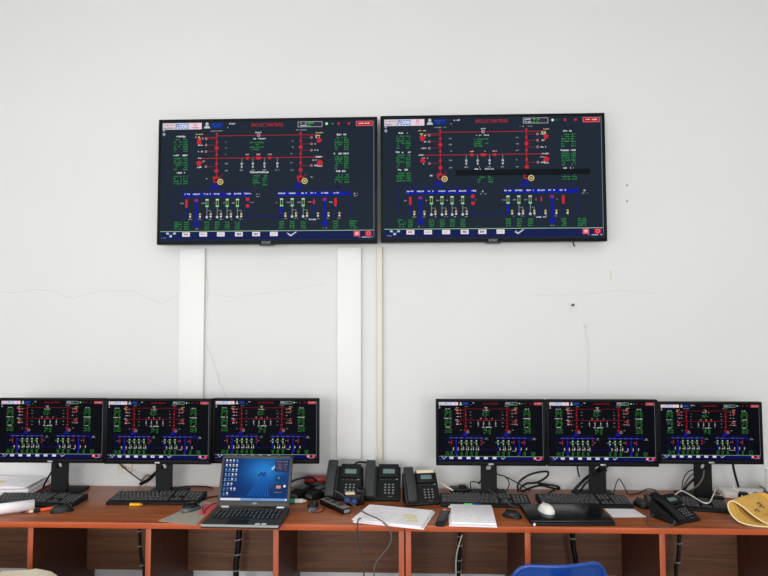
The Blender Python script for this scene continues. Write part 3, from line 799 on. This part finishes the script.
# ------------------------------------------------------------------ pens and little things
def stick(name, label, cat, a, b, r, bits, group=None):
    """bits: (part name, from, to, radius factor, material)"""
    a = Vector(a); b = Vector(b)
    t = thing(name, label, cat, a, 0, group)
    for nm, f0, f1, rk, mt in bits:
        MB().cyl((b - a) * f0, (b - a) * f1, r * rk, n=14).build(nm, mt, t)
    return t
stick('marker_pen', 'orange marker pen lying beside the black mouse at the far left', 'pen', (-1.672, -0.484, TOP + .0085), (-1.578, -0.422, TOP + .0085), .0085,
      [('tip', -.1, .02, .5, PINK), ('grip', .0, .16, .9, CREAM), ('band', .16, .42, 1.0, BLK), ('barrel', .42, 1.0, .98, ORNG)], 'pens')
stick('marker_pen', 'short yellow marker lying in front of the second keyboard', 'pen', (-1.236, -0.360, TOP + .008), (-1.185, -0.358, TOP + .008), .0078,
      [('barrel', 0, 1, 1, YEL), ('cap', 1, 1.25, .6, mat('amber_cap', (206, 140, 30), .4)), ('tip', 1.25, 1.6, .25, BLK)], 'pens')
stick('glue_stick', 'teal and white stick lying beside the laptop screen', 'stick', (-0.452, -0.290, TOP + .0115), (-0.372, -0.288, TOP + .0115), .0115,
      [('cap', 0, .42, 1, TEAL), ('barrel', .42, .93, .98, WHITE), ('end', .93, 1.12, .6, CREAM)])
p = at(29, 511)
tag(MB().cyl((p.x - .02, -.475, TOP + .011), (p.x + .012, -.466, TOP + .011), .011, .009, 14).build('pen_cap', mat('ink_blue', (38, 44, 84), .4)), 'dark blue cap between the rolled paper and orange marker', 'cap')

# remote control
t = thing('remote_control', 'black remote control between the two paper piles', 'remote control', (0.318, -0.500, TOP), R(-12))
t.scale = (0.9, 1.3, 1)
MB().prism([(-.09, 0), (-.092, .012), (-.085, .019), (.085, .017), (.092, .012), (.09, 0)], 0, -.0225, .0225, .003).build('body', BLK, t)
m = MB()
for r in range(7):
    for c in range(3):
        m.box(-.014 + c * .0105, -.007 + c * .0105, -.062 + r * .0165, -.054 + r * .0165, .0165, .0205, .001)
m.build('grey_buttons', KEYG, t)
m = MB()
for c, mi in ((-.016, 0), (-.006, 1), (.004, 2), (.013, 0)): m.box(c - .003, c + .005, .050, .058, .0165, .0208, .001, mi)
m.build('colour_buttons', [mat('red_button', (214, 90, 60), .5), mat('pale_button', (232, 214, 190), .5), ORNG], t)
m = MB().box(-.014, .014, .064, .070, .016, .0203, .001); m.build('top_button', REDD, t)

# ------------------------------------------------------------------ desk phones
def phone(label, x, y, rz, tilt, mb=BLKM, strip=None, cord=None, sc=.95):
    t = thing('desk_phone', label, 'phone', (x, y, TOP), rz, 'desk phones')
    t.scale = (sc, sc, sc)
    L = 0.175; ca, sa = math.cos(tilt), math.sin(tilt)
    y0 = -0.085
    def face(sv, off): return (y0 + sv * ca - off * sa, 0.018 + sv * sa + off * ca)        # along the sloping face
    pts = [(y0 - .004, 0), (y0 - .006, .012), face(0, 0), face(L, 0), face(L, -.022), (y0 + L * ca * .82 + .03, 0.0)]
    if tilt < R(35): pts[-1] = (y0 + L * ca + .005, 0.0)
    MB().prism(pts, 0, -.098, .098, .005).build('body', mb, t)
    def F2(u0, u1, s0, s1, h0, h1, bev=0.001, mi=0, m=None):
        m = m or MB()
        M = Matrix.Translation((0, y0, .018)) @ Matrix.Rotation(tilt, 4, 'X')
        return m.box(u0, u1, s0, s1, h0, h1, bev, mi, M)
    F2(-.022, .088, .110, L + .010, -.012, .012, .004).build('display_housing', mb, t)
    F2(.002, .066, .130, .155, .0115, .0128, .0004).build('display', LCD if tilt > R(35) else LCDD, t)
    m = MB()
    for r in range(4):
        for c in range(3): F2(.008 + c * .0215, .023 + c * .0215, .020 + r * .0155, .0305 + r * .0155, -.001, .004, .001, 0, m)
    for r in range(4):
        for c in range(3): F2(.012 + c * .0215, .0185 + c * .0215, .023 + r * .0155, .0272 + r * .0155, .0042, .0046, 0, 1, m)
    m.build('keypad', [CHAR, KEYL], t)
    m = MB()
    for c in range(4): F2(-.012 + c * .024, .004 + c * .024, .096, .104, -.001, .0035, .001, 0, m)
    F2(.076, .083, .098, .103, .0035, .0045, 0, 1, m)
    m.build('function_buttons', [CHAR, KEYL], t)
    F2(.030, .056, .005, .0085, -.001, .0008, 0).build('logo', KEYG, t)
    F2(-.098, -.034, .0, L, -.004, .006, .003).build('cradle', CHAR if tilt > R(35) else BLK, t)
    # handset: two thick ends joined by a slimmer grip
    M = Matrix.Translation((-.066, y0, .018)) @ Matrix.Rotation(tilt, 4, 'X')
    if tilt < R(35): M = M @ Matrix.Diagonal((.85, 1, .8, 1))
    prof = [(-.012, .007), (-.012, .032), (-.004, .044), (.05, .050), (.13, .050), (.190, .044), (.198, .034), (.198, .007), (.150, .007), (.142, .024), (.048, .024), (.040, .007)]
    h = MB().prism(prof, 0, -.026, .026, .006, 0, M); hs = h.build('handset', CHAR if tilt > R(35) else BLK, t)
    if strip: F2(-.018, .084, .166, .184, .0122, .0136, .0003).build('name_strip', CREAM, t)
    if cord:
        P_ = [Matrix.Rotation(-rz, 3, 'Z') @ (Vector(q) - Vector((x, y, TOP))) / sc for q in cord]
        C_ = catmull([Vector(q) for q in P_], 14); out = []
        for i, q in enumerate(C_):
            out.append(q + Vector((0, math.cos(i * 1.6) * .004, math.sin(i * 1.6) * .004)))
        MB().tube(out, .0022, 6, smooth_n=2).build('coiled_cord', mat('cord_grey', (78, 76, 76), .45), t)
    return t
phone('leftmost desk phone, dark grey, behind the blue-ended device', -0.176, -0.165, R(-6), R(56))
phone('dark grey desk phone second from the left, beside the ivory trunking', 0.022, -0.160, R(-1), R(55))
phone('black desk phone with a cream name strip above its display', 0.216, -0.234, R(11), R(50), BLK, True, None, .9)
z0 = TOP + .008
phone('black desk phone with coiled cord on the right desk', 1.392, -0.468, R(27), R(26), BLKM, False,
      [at(653, 515, TOP + .03), at(648, 518, z0), at(648.5, 524, z0), at(656, 527, z0), at(666, 527.5, z0), at(673, 525, z0), at(675, 521, TOP + .02)], .84)

# ------------------------------------------------------------------ gadgets left of the phones
t = thing('plug_strip', 'grey and black plug strip lying askew before the leftmost phone', 'plug strip', (-0.207, -0.366, TOP), R(-50))
MB().box(-.105, .105, -.024, .024, 0, .022, .004).build('body', BLK, t)
MB().box(-.100, .100, -.022, .022, .0222, .030, .004).build('top_cover', mat('warm_grey_plastic', (104, 99, 94), .4), t)
for k in range(3): MB().box(-.078 + k * .055, -.046 + k * .055, -.014, .014, .0295, .0312, .001).build('socket', CHAR, t)
MB().box(.1045, .1065, -.016, .016, .005, .02, .0005).build('end_plate', SILV, t)
t = thing('twin_barrel_device', 'small black twin barrelled device with two round blue ends', 'device', (-0.128, -0.318, TOP), R(4))
MB().box(-.030, .062, .0, .05, 0, .055, .006).box(.022, .062, .002, .048, .05, .078, .006).build('body', BLK, t)
for sx, sz in ((-.022, .030), (.012, .022)):
    bl = MB().cyl((sx, -.012, sz), (sx, .02, sz), .0165, n=24).build('barrel', NBLUE, t)
    MB().cyl((sx, -.0128, sz), (sx, -.0118, sz), .008, n=18).build('blue_dot', mat('light_blue_dot', (64, 98, 164), .4), bl)
MB().box(-.032, .016, -.008, .03, .0555, .062, .002).build('label_tab', CREAM, t)
MB().tube([(.03, .0, .02), (.05, -.006, .045), (.058, -.004, .070), (.05, .01, .083), (.035, .03, .078)], .005).build('strap', BLK, t)
def handheld(label, px, py, rz, L, tip):
    q = at(px, py); t = thing('handheld_radio', label, 'radio', (q.x, q.y, TOP), rz, 'black handhelds')
    MB().prism([(-L / 2, 0), (L / 2, 0), (L / 2, .05), (-L / 2 + .02, .038), (-L / 2, .03)], 0, -.032, .032, .005).build('body', BLKM, t)
    MB().box(-.022, .022, -L / 2 - .002, -L / 2 + .004, .008, .026, .001).build('end_label', KEYG, t)
    MB().box(-.020, .020, -.01, .05, .044, .050, .002, 0, Matrix.Rotation(R(4), 4, 'X')).build('top_plate', mat('green_grey', (70, 80, 76), .4), t)
    return t
handheld('squat black handheld nearest the laptop screen', 300.5, 497, R(-30), .10, 0)
handheld('longer black handheld leaning beside the leftmost desk phone', 318.5, 497, R(-38), .14, 0)
q0, q1 = aty(306, 490, -0.04), aty(328, 490, -0.04)
t = thing('device_box', 'dark red and black box against the wall left of the phones', 'box', ((q0.x + q1.x) / 2, -0.065, TOP))
hw = (q1.x - q0.x) / 2
MB().box(-hw, hw, -.035, .035, 0, .055, .004).build('body', BLK, t)
MB().box(-hw, hw, -.036, .035, .0552, .078, .004).build('lid', REDD, t)
q0, q1 = aty(449, 490, -0.06), aty(468, 490, -0.06)
t = thing('power_adapter', 'black power adapter block on the desk behind the tabbed papers', 'adapter', ((q0.x + q1.x) / 2, -0.08, TOP))
hw = (q1.x - q0.x) / 2
MB().box(-hw, hw, -.03, .03, 0, .030, .006).build('body', BLK, t)
MB().box(.0, hw - .012, -.02, .02, .0295, .040, .004).build('raised_cap', BLKM, t)
MB().tube([(hw, 0, .012), (hw + .012, 0, .02), (hw + .012, .0, .055), (hw + .03, 0, .058), (hw + .10, -.01, .052), (hw + .16, .01, .02)], .0028).build('cable', BLK, t)
a, b = at(438, 481, TOP + .075), aty(453, 490.5, -0.165)
o = MB().prism([(-.006, -.0025), (.006, -.0025), (.006, .0025), (-.006, .0025)], 2, 0, (b - a).length, .001).build('white_stick', WHITE, None, a, (b - a).to_track_quat('Z', 'Y').to_euler())
tag(o, 'flat white stick leaning from the black phone to the keyboard', 'stick')

# ------------------------------------------------------------------ white boxes at the right end
t = thing('power_strip', 'flat white power strip with two dark slots behind the hat', 'power strip', (1.925, -0.105, TOP), R(-9))
MB().box(-.125, .120, -.055, .060, 0, .030, .005).build('body', WHITE, t)
for cx in (-.035, .045): MB().box(cx - .026, cx + .026, -.0565, -.020, .008, .0308, .002).build('slot', BLK, t)
MB().tube([(-.12, -.02, .012), (-.15, -.05, .01), (-.168, -.035, .012)], .003).build('cable_stub', WHITE, t)
t = thing('network_box', 'low white box with a dark gap behind the tan hat', 'box', (2.145, -0.10, TOP), R(-6))
MB().box(-.115, .16, -.06, .07, 0, .028, .005).build('body', WHITE, t)
MB().box(-.113, .16, -.058, .068, .0285, .034, .001).build('gap', CHAR, t)
MB().box(-.115, .16, -.06, .07, .0345, .052, .005).build('lid', WHITE, t)
MB().box(-.108, -.085, -.02, .01, .0515, .064, .003).build('knob', CHAR, t)
q = aty(765, 485, -0.23)
t = thing('cup', 'white container with a dark grey base band at the right edge', 'container', (q.x + .055, -0.235, TOP))
MB().lathe([(.0, 0), (.048, 0), (.056, .012), (.060, .040), (.060, .055), (.054, .062), (.0, .062)], 32).build('base_band', mat('slate_band', (92, 94, 98), .5), t)
MB().lathe([(.0, .0622), (.047, .0622), (.050, .075), (.050, .165), (.047, .172), (.044, .165), (.044, .08), (.0, .08)], 32).build('body', WHITE, t)

# ------------------------------------------------------------------ floppy hat lying on its side
t = thing('hat', 'tan stitched cloth hat with pale trim lying on the right desk', 'hat', (1.80, -0.48, TOP))
def rel(v): return v - t.location
def hp(px, py, y=None, z=None): return aty(px, py, y) if y is not None else at(px, py, z)
rim = [hp(728, 504, y=-0.475), hp(729.5, 511, y=-0.50), hp(734, 517.5, y=-0.525), hp(741, 522.5, y=-0.55), hp(752, 526.8, y=-0.568), hp(768, 530.5, y=-0.584), hp(786, 532.5, y=-0.585), hp(802, 529, y=-0.575),
       hp(794, 527, y=-0.575), hp(780, 526.2, y=-0.57), hp(766, 523, y=-0.555), hp(754, 516, y=-0.525), hp(745, 508.5, y=-0.49), hp(737, 503, y=-0.465), hp(731.5, 501, y=-0.46)]
for q in rim:
    if q.z < TOP + .004: q.z = TOP + .004
rimc = catmull(rim, 5, True)
cen = sum(rimc, Vector()) / len(rimc)
crown_c = Vector((1.935, -0.36, TOP + .058))
bmh = bmesh.new(); rings = []; NR = 26
for j in range(NR + 1):
    f = j / NR; ring = []
    for q in rimc:
        a = math.atan2(q.z - cen.z, (q - cen).dot(Vector((.8, -.5, 0)).normalized()))
        tgt = crown_c + Vector((.8, -.45, 0)).normalized() * math.cos(a) * .075 + Vector((0, 0, 1)) * math.sin(a) * .052
        e = f * f * (3 - 2 * f)
        p = q.lerp(tgt, f * .55 + e * .45)
        p = p + Vector((0, 0, 1)) * (math.sin(f * math.pi) * .014 * max(0, math.sin(a)) + .0011 * math.sin(j * math.pi))
        p = p + Vector((0, 0, .0012 if j % 2 else 0))
        if p.z < TOP + .004: p.z = TOP + .004
        ring.append(bmh.verts.new(rel(p)))
    rings.append(ring)
n = len(rimc)
bands = []
for j, (A_, B_) in enumerate(zip(rings, rings[1:])):
    for i in range(n):
        f_ = bmh.faces.new((A_[i], A_[(i + 1) % n], B_[(i + 1) % n], B_[i]))
        if j % 2 and j < 18: bands.append(f_)
bmh.faces.new(rings[-1])
m = MB(); idx = set(); bmh.faces.index_update(); idx = [f_.index for f_ in bands]
m._add(bmh, 0, None, True); m.bm.faces.ensure_lookup_table()
for k_ in idx: m.bm.faces[k_].material_index = 1
o = m.build('brim', [STRAW, STITCH], t); so = o.modifiers.new('cloth', 'SOLIDIFY'); so.thickness = .0025; so.offset = 0
MB().tube([rel(q) for q in rimc], .0032, 8, closed=True, smooth_n=1).build('edge_trim', TRIM, t)
m = MB()
for px, py, y in ((757, 504, -.44), (760, 507, -.46), (755, 511, -.5)):
    q = rel(aty(px, py, y)); m.tube([q, q + Vector((.012, .01, .004)), q + Vector((.02, .0, -.004))], .0022)
m.build('dark_stitch', SEAM, t)

# ------------------------------------------------------------------ chairs in front of the desks
def curved_back(w, z0, z1, y, depth, thick, rcorner, mt, parent, name='backrest', lean=.05):
    NX, NZ = 28, 16; bm_ = bmesh.new(); grid = []
    for j in range(NZ + 1):
        row = []
        for i in range(NX + 1):
            u = i / NX * 2 - 1; v = j / NZ
            hw = w / 2
            zz = z0 + (z1 - z0) * v
            # rounded upper corners
            top = (z1 - z0) - rcorner
            lim = hw
            if v * (z1 - z0) > top:
                k_ = (v * (z1 - z0) - top) / rcorner; lim = hw - rcorner * (1 - math.sqrt(max(0, 1 - k_ * k_)))
            x = u * lim
            yy = y - depth * (x / hw) ** 2 * -1 - lean * v
            edge = max(abs(u) ** 8, v ** 10)
            row.append(bm_.verts.new((x, yy - .016 * edge, zz)))
        grid.append(row)
    for j in range(NZ):
        for i in range(NX): bm_.faces.new((grid[j][i], grid[j][i + 1], grid[j + 1][i + 1], grid[j + 1][i]))
    m = MB(); m._add(bm_, 0, None, True); o = m.build(name, mt, parent)
    so = o.modifiers.new('shell', 'SOLIDIFY'); so.thickness = thick; so.offset = 0
    bv = o.modifiers.new('soft', 'BEVEL'); bv.width = thick * .35; bv.segments = 3; bv.limit_method = 'ANGLE'
    return o
t = thing('plastic_chair', 'glossy blue plastic chair with its back to the camera', 'chair', (0.722, -0.66, 0), R(8))
curved_back(0.385, 0.44, 0.712, -0.21, 0.05, 0.010, 0.075, BLUE, t)
MB().box(-.045, .045, -.283, -.268, .655, .672, .004).build('back_grip', BLUE, t)
rp = []
for i in range(25):
    th = math.pi * i / 24; hw, rc = .1925, .075
    x = -math.cos(th); cx = math.copysign(min(abs(x) ** .35, 1), x) * hw
    zz = .712 - rc * (1 - math.sqrt(max(0, 1 - max(0, (abs(cx) - hw + rc) / rc) ** 2)))
    if i in (0, 24): zz = .56
    rp.append((cx, -.262 + .05 * (cx / hw) ** 2 - .014, zz - .003))
MB().tube(rp, .008, 10, smooth_n=4).build('rim', BLUE, t)
MB().box(-.20, .20, -.2, .19, .425, .445, .01).build('seat', BLUE, t)
for sx in (-1, 1):
    for y0_, y1_ in ((-.18, -.23), (.17, .20)):
        MB().cyl((sx * .165, y0_, .43), (sx * .185, y1_, 0), .014, .012, 14).build('leg', DGREY, t)
t = thing('padded_chair', 'beige fabric chair back at the lower left corner', 'chair', (-1.60, -0.66, -0.035), R(2))
bm0 = curved_back(0.62, 0.44, 0.672, -0.21, 0.04, 0.06, 0.10, BEIGE, t)
m = MB()
for cx in (.10, -.06):
    m.tube([(cx + dx, -.262 - .031 + .01 * abs(dx), .672 + .028 - abs(dx) * .25 - dz) for dx, dz in ((.0, -.004), (-.015, .006), (-.03, .03), (-.035, .08))], .0028)
m.build('seam', SEAM, t)
MB().box(-.25, .22, -.2, .22, .40, .46, .025).build('seat', BEIGE, t)
for sx in (-1, 1):
    for y_ in (-.17, .18): MB().cyl((sx * .22, y_, .41), (sx * .22, y_, 0), .016, n=14).build('leg', DGREY, t)

# ------------------------------------------------------------------ cables
def cable(label, pts, r, mt=BLK, group='loose cables', name='cable', n=7):
    m = MB().tube(pts, r, n)
    return tag(m.build(name, mt), label, 'cable', group)
W = lambda px, py, y: aty(px, py, y)
RINGM = mat('ring_grey', (170, 166, 160), .5)
# hanging cable sleeves under the desks
def sleeve(label, px, r, ring_px, y=-0.20, mt=BLK, zb=0.02):
    P_ = [aty(x, yy, y) for x, yy in px]
    t = thing('cable_sleeve', label, 'cable sleeve', P_[0], 0, 'cable sleeves under the desks')
    P_[0].z = 0.7245
    pts = [q - t.location for q in P_] ; t.location.z = 0.7245
    pts = [q - t.location for q in P_]
    pts.append(Vector((pts[-1].x + .01, pts[-1].y, zb - .7245)))
    MB().tube(pts, r, 10).build('sleeve', mt, t)
    for x, yy in ring_px:
        q = aty(x, yy, y) - t.location
        MB().tube([q + Vector((math.cos(a) * (r + .003), math.sin(a) * (r + .003), .002 * math.cos(a))) for a in [k * math.pi / 5 for k in range(10)]], .0026, 6, closed=True, smooth_n=2).build('ring', RINGM, t)
    return t
sleeve('thin dark cable sleeve hanging left of the mouse pad', [(139, 530), (140, 546), (141.5, 560), (144, 572)], .008, [(139.5, 531), (140, 546), (142.5, 565)])
sleeve('thick black cable sleeve hanging under the open laptop', [(240, 528), (239, 540), (237.5, 555), (236, 572)], .015, [(238.5, 539), (237.5, 554), (236, 570)])
sleeve('black cable sleeve with white clips hanging below the tabbed papers', [(459.5, 534), (459.8, 545), (459.5, 560), (458.5, 573)], .010, [(460, 536), (460, 545), (459.5, 560), (459, 571)])
sleeve('black cable sleeve hanging above the blue chair', [(571.5, 534), (573, 545), (575, 556), (576, 568)], .013, [(573, 538)])
sleeve('thin black cable sleeve hanging under the right desk phone', [(680, 534), (679, 545), (678, 560), (676, 573)], .009, [(679.5, 543), (677.5, 562)])
m = MB().tube([aty(462, 535, -.215) , aty(456.5, 555, -.215), aty(456, 575, -.215)], .003)
tag(m.build('cable', WHITE), 'thin white cable hanging beside the sleeve below the tabbed papers', 'cable', 'loose cables')
# grey cable over the desk edge, then down in front of the middle bay
e = TOP + .003
cable('grey cable looping from the plug strip over the desk front edge', [at(322, 491, e + .05), at(331, 490, e + .05), at(341, 494, e + .045), at(352, 504, e + .02), at(366, 513.5, e + .014), at(378, 519, e + .012), W(387, 526, -.63), W(391.5, 536, -.64), W(389, 546, -.64), W(381, 556, -.635), W(375, 565, -.63), W(374, 582, -.63), W(374, 640, -.62), (W(374, 640, -.62).x + .03, -.60, .01)], .0034, GCABLE)
cable('dark cable dropping over the paper pile and desk edge', [at(361, 518.5, e + .011), at(358.5, 519.5, e + .013), W(357.5, 526, -.655), W(358, 544, -.645), W(361.5, 556, -.64), W(364.5, 565, -.64), W(363.5, 582, -.64), W(363, 640, -.62), (W(363, 640, -.62).x - .03, -.60, .01)], .0034, mat('dark_sheath', (60, 56, 54), .5))
cable('black cable rising behind the laptop screen', [W(286, 484, -.2), W(294, 480.5, -.17), (W(303, 478, -.15)), W(312, 477.5, -.12), W(316, 481, -.105)], .006)
cable('black cord behind the two leftmost phones', [W(352, 488, -.035), W(352, 472, -.035), W(356, 463.5, -.04), W(362, 462, -.035), W(368, 464, -.035), W(371, 472, -.035), W(371, 488, -.035)], .005)
# socket plug lead and bundle at the second monitor
t = thing('cable_bundle', 'black plug lead and cable bundle at the second monitor stand', 'cable', W(119, 463.5, -0.014), 0, 'loose cables')
def rr(*a): return W(*a) - t.location
MB().tube([rr(118.5, 463, -.013), rr(128, 471, -.05), rr(136, 477, -.08), rr(143, 482, -.10)], .0036).build('lead', BLK, t)
MB().tube([rr(140.5, 484, -.10), rr(148, 480, -.11), rr(153, 475.5, -.12), rr(157, 472, -.14), rr(162, 466.5, -.160)], .0105).build('plug_bundle', BLK, t)
MB().tube([rr(142, 480, -.095), rr(147, 475.5, -.1), rr(151.5, 477, -.11)], .007).build('cable_tie', mat('taupe_plastic', (128, 116, 108), .6), t)
MB().tube([rr(142, 483, -.1), rr(139, 487, -.12), rr(138, 491, -.15)], .002).tube([rr(150, 480, -.11), rr(145, 486, -.13), rr(142, 491, -.15)], .002).build('thin_wire', mat('taupe_wire', (96, 88, 82), .6), t)
cable('thin dark cable lying behind the second keyboard', [at(172, 489, e), at(180, 486.8, e), at(192, 486, e), at(205, 486.4, e), at(213, 488, e)], .0028)
cable('black cable pair lying between mouse pad and laptop', [at(203, 501, e), at(208, 497.5, e), at(216, 496, e), at(224, 496.5, e)], .0028)
cable('thin cable drooping from the far left monitor stand', [W(57, 467, -.165), W(62, 473, -.12), W(66, 480, -.08), W(69, 485, -.05)], .0018)
cable('black cable bending from the far left monitor to the paper pile', [W(54, 468, -.165), W(49, 476, -.12), W(45, 483, -.1), W(43, 488, -.1)], .005)
# around the monitor right of the phones
cable('short black plug cable left of the stand by the phones', [W(488, 471, -.16), W(485, 476, -.14), W(481, 481, -.12), W(478.5, 484, -.11)], .005)
cable('thin pale cable crossing the keyboard behind the tabbed papers', [at(483, 487, TOP + .045), at(492, 491.5, TOP + .044), at(500, 497, TOP + .040), at(508, 503, TOP + .032), at(514, 506.5, TOP + .02), at(521, 507, TOP + .008)], .0019, GCABLE)
cable('thin black cable arching right of the stand by the phones', [W(491, 469, -.165), W(498, 474.5, -.12), W(505, 476.5, -.09), W(509, 482, -.07), W(508, 488, -.06), at(505, 493, e)], .003)
cable('thin black cable reaching from the stand towards the coiled loop', [W(504, 476, -.095), W(512, 480, -.09), W(521, 485, -.09), W(530, 491, -.1)], .003)
cable('thick black cable coiled in large loops between two monitors', [W(518.5, 492, -.11), W(517.5, 486, -.11), W(521, 480, -.11), W(530, 474.5, -.11), W(541, 471.8, -.11), W(548, 472, -.105), W(546.5, 477, -.10), W(537, 482.5, -.10), W(527, 483.5, -.12), W(520.5, 488, -.125),
      W(522, 491.5, -.13), W(530, 488, -.12), W(541, 485.5, -.1), W(552, 488, -.09), W(559, 489, -.08), W(558, 486.5, -.07), W(550, 485, -.07), W(538, 483.2, -.085)], .0056)
cable('black cable tail lying beside the coiled loops', [W(559, 487, -.09), W(554, 490, -.1), W(549, 493, -.12), W(545, 496, -.145)], .0045)
# monitor behind the closed laptop
cable('short black plug hanging under the monitor behind the closed laptop', [W(577, 463, -.2), W(577.5, 468, -.2), W(578.5, 474, -.2), W(579.5, 477, -.2)], .004)
cable('thick black cables slanting from the stand behind the closed laptop', [W(603, 466, -.165), W(594, 472, -.13), W(585, 479, -.10), W(577, 487, -.09), W(572, 493, -.09)], .008)
cable('thin cable beside the stand behind the closed laptop', [W(592, 472, -.15), W(588, 480, -.13), W(589, 487, -.12), W(585, 491, -.12)], .002, GCABLE)
cable('thin black cable arching up against the wall right of the closed laptop', [at(613.5, 494, e), W(616, 484, -.06), W(618.5, 479.5, -.06), W(621, 481, -.06), W(624.5, 487.5, -.06), at(628, 494, e), at(634, 494, e), at(642, 491.5, e), at(647, 489, e + .006), at(653, 489.5, e + .006), at(656.5, 491, e)], .0026)
cable('black cable slanting beside the thick ones behind the closed laptop', [W(607, 470, -.16), W(600, 474, -.14), W(592, 478.5, -.11), W(585, 484, -.10), W(579, 493, -.09)], .005)
cable('short black loop through the stand hole behind the closed laptop', [W(600, 465, -.14), W(606, 463.5, -.19), W(609, 465.5, -.19), W(603, 470.5, -.19), W(596, 474, -.19), W(589, 478, -.14)], .003)
# right monitor
cable('outer thin black cable curving left of the right monitor stand', [W(694, 469.5, -.16), W(688, 472, -.13), W(683.5, 479, -.12), W(682, 488, -.115), W(683, 493, -.115)], .0026)
cable('inner thin black cable curving left of the right monitor stand', [W(696, 472.5, -.155), W(690, 476.5, -.13), W(685, 484, -.12), W(683, 490, -.115)], .0026)
cable('thick black cable leaving the right monitor stand', [W(700, 474, -.16), W(693, 480, -.13), W(687, 486, -.12), W(684, 491, -.115)], .006)
cable('grey cable from the right monitor stand hole', [W(704, 470, -.2), W(703, 477, -.205), W(699, 484, -.205), W(693, 489, -.19), W(688, 492, -.14)], .004, GCABLE)
cable('white cable draped across the compact keyboard at the right', [at(661, 501, TOP + .035), at(668, 497.5, TOP + .036), at(675, 494.5, TOP + .038), at(680, 491.2, TOP + .040), at(684, 491.5, TOP + .040), at(693, 496.5, TOP + .038), at(702, 502, TOP + .036), at(708, 503, TOP + .036), at(711, 500, TOP + .037), at(714.5, 492, TOP + .04), at(716, 487, TOP + .04)], .0030, WHITE)
cable('black plug lead hanging below the right monitor', [W(732.5, 462, -.15), W(734, 470, -.13), W(736, 478, -.12), W(738.5, 487, -.11)], .0062)
cable('white cable running over the white power strip', [W(732, 484, -.12), W(736, 490, -.14), W(741, 495, -.15), W(745, 499, -.17)], .0034, WHITE)

# ------------------------------------------------------------------ lights
def area(name, loc, rot, sx, sy, power, col):
    l = bpy.data.lights.new(name, 'AREA'); l.shape = 'RECTANGLE'; l.size = sx; l.size_y = sy; l.energy = power; l.color = col
    o = bpy.data.objects.new(name, l); COL.objects.link(o); o.location = loc; o.rotation_euler = rot
    return o
area('daylight_left', (X0 - 0.09, -3.8, 1.85), (0, R(-90), 0), 1.6, 2.3, 48, (1.0, 0.985, 0.965))
for x in (-1.6, 1.7): area('daylight_front', (x, Y0 - 0.09, 1.8), (R(90), 0, 0), 1.9, 1.5, 108 if x < 0 else 76, (1.0, 0.995, 0.99))
for i, (x, y) in enumerate(((-1.7, -2.5), (1.7, -2.5), (-1.7, -4.6), (1.7, -4.6))):
    t = thing('ceiling_light', 'ceiling light panel %s the %s end of the desks' % ('above' if y > -3 else 'far behind', 'left' if x < 0 else 'right'), 'lamp', (x, y, H), 0, 'ceiling lights')
    MB().box(-.65, .65, -.16, .16, -.06, 0, .004).build('housing', WHITE, t)
    l = area('lamp_glow', (x, y, H - .065), (0, 0, 0), 1.25, .28, 9 if y > -3 else 9, (0.97, 0.995, 1.0))
wd = bpy.data.worlds.new('World'); SC.world = wd; wd.use_nodes = True
wd.node_tree.nodes['Background'].inputs['Color'].default_value = (0.85, 0.92, 1.0, 1)
wd.node_tree.nodes['Background'].inputs['Strength'].default_value = 0.6

# ------------------------------------------------------------------ camera and colour
cd = bpy.data.cameras.new('Camera'); cam = bpy.data.objects.new('Camera', cd); COL.objects.link(cam)
cd.sensor_width = 36; cd.lens = F / 768 * 36; cd.clip_start = 0.05
cam.matrix_world = Matrix(((RT.x, UP.x, -FW.x, CAM.x), (RT.y, UP.y, -FW.y, CAM.y), (RT.z, UP.z, -FW.z, CAM.z), (0, 0, 0, 1)))
SC.camera = cam
vs = SC.view_settings
vs.view_transform = 'Standard'; vs.look = 'None'; vs.gamma = 1; vs.use_curve_mapping = False; vs.exposure = -0.06
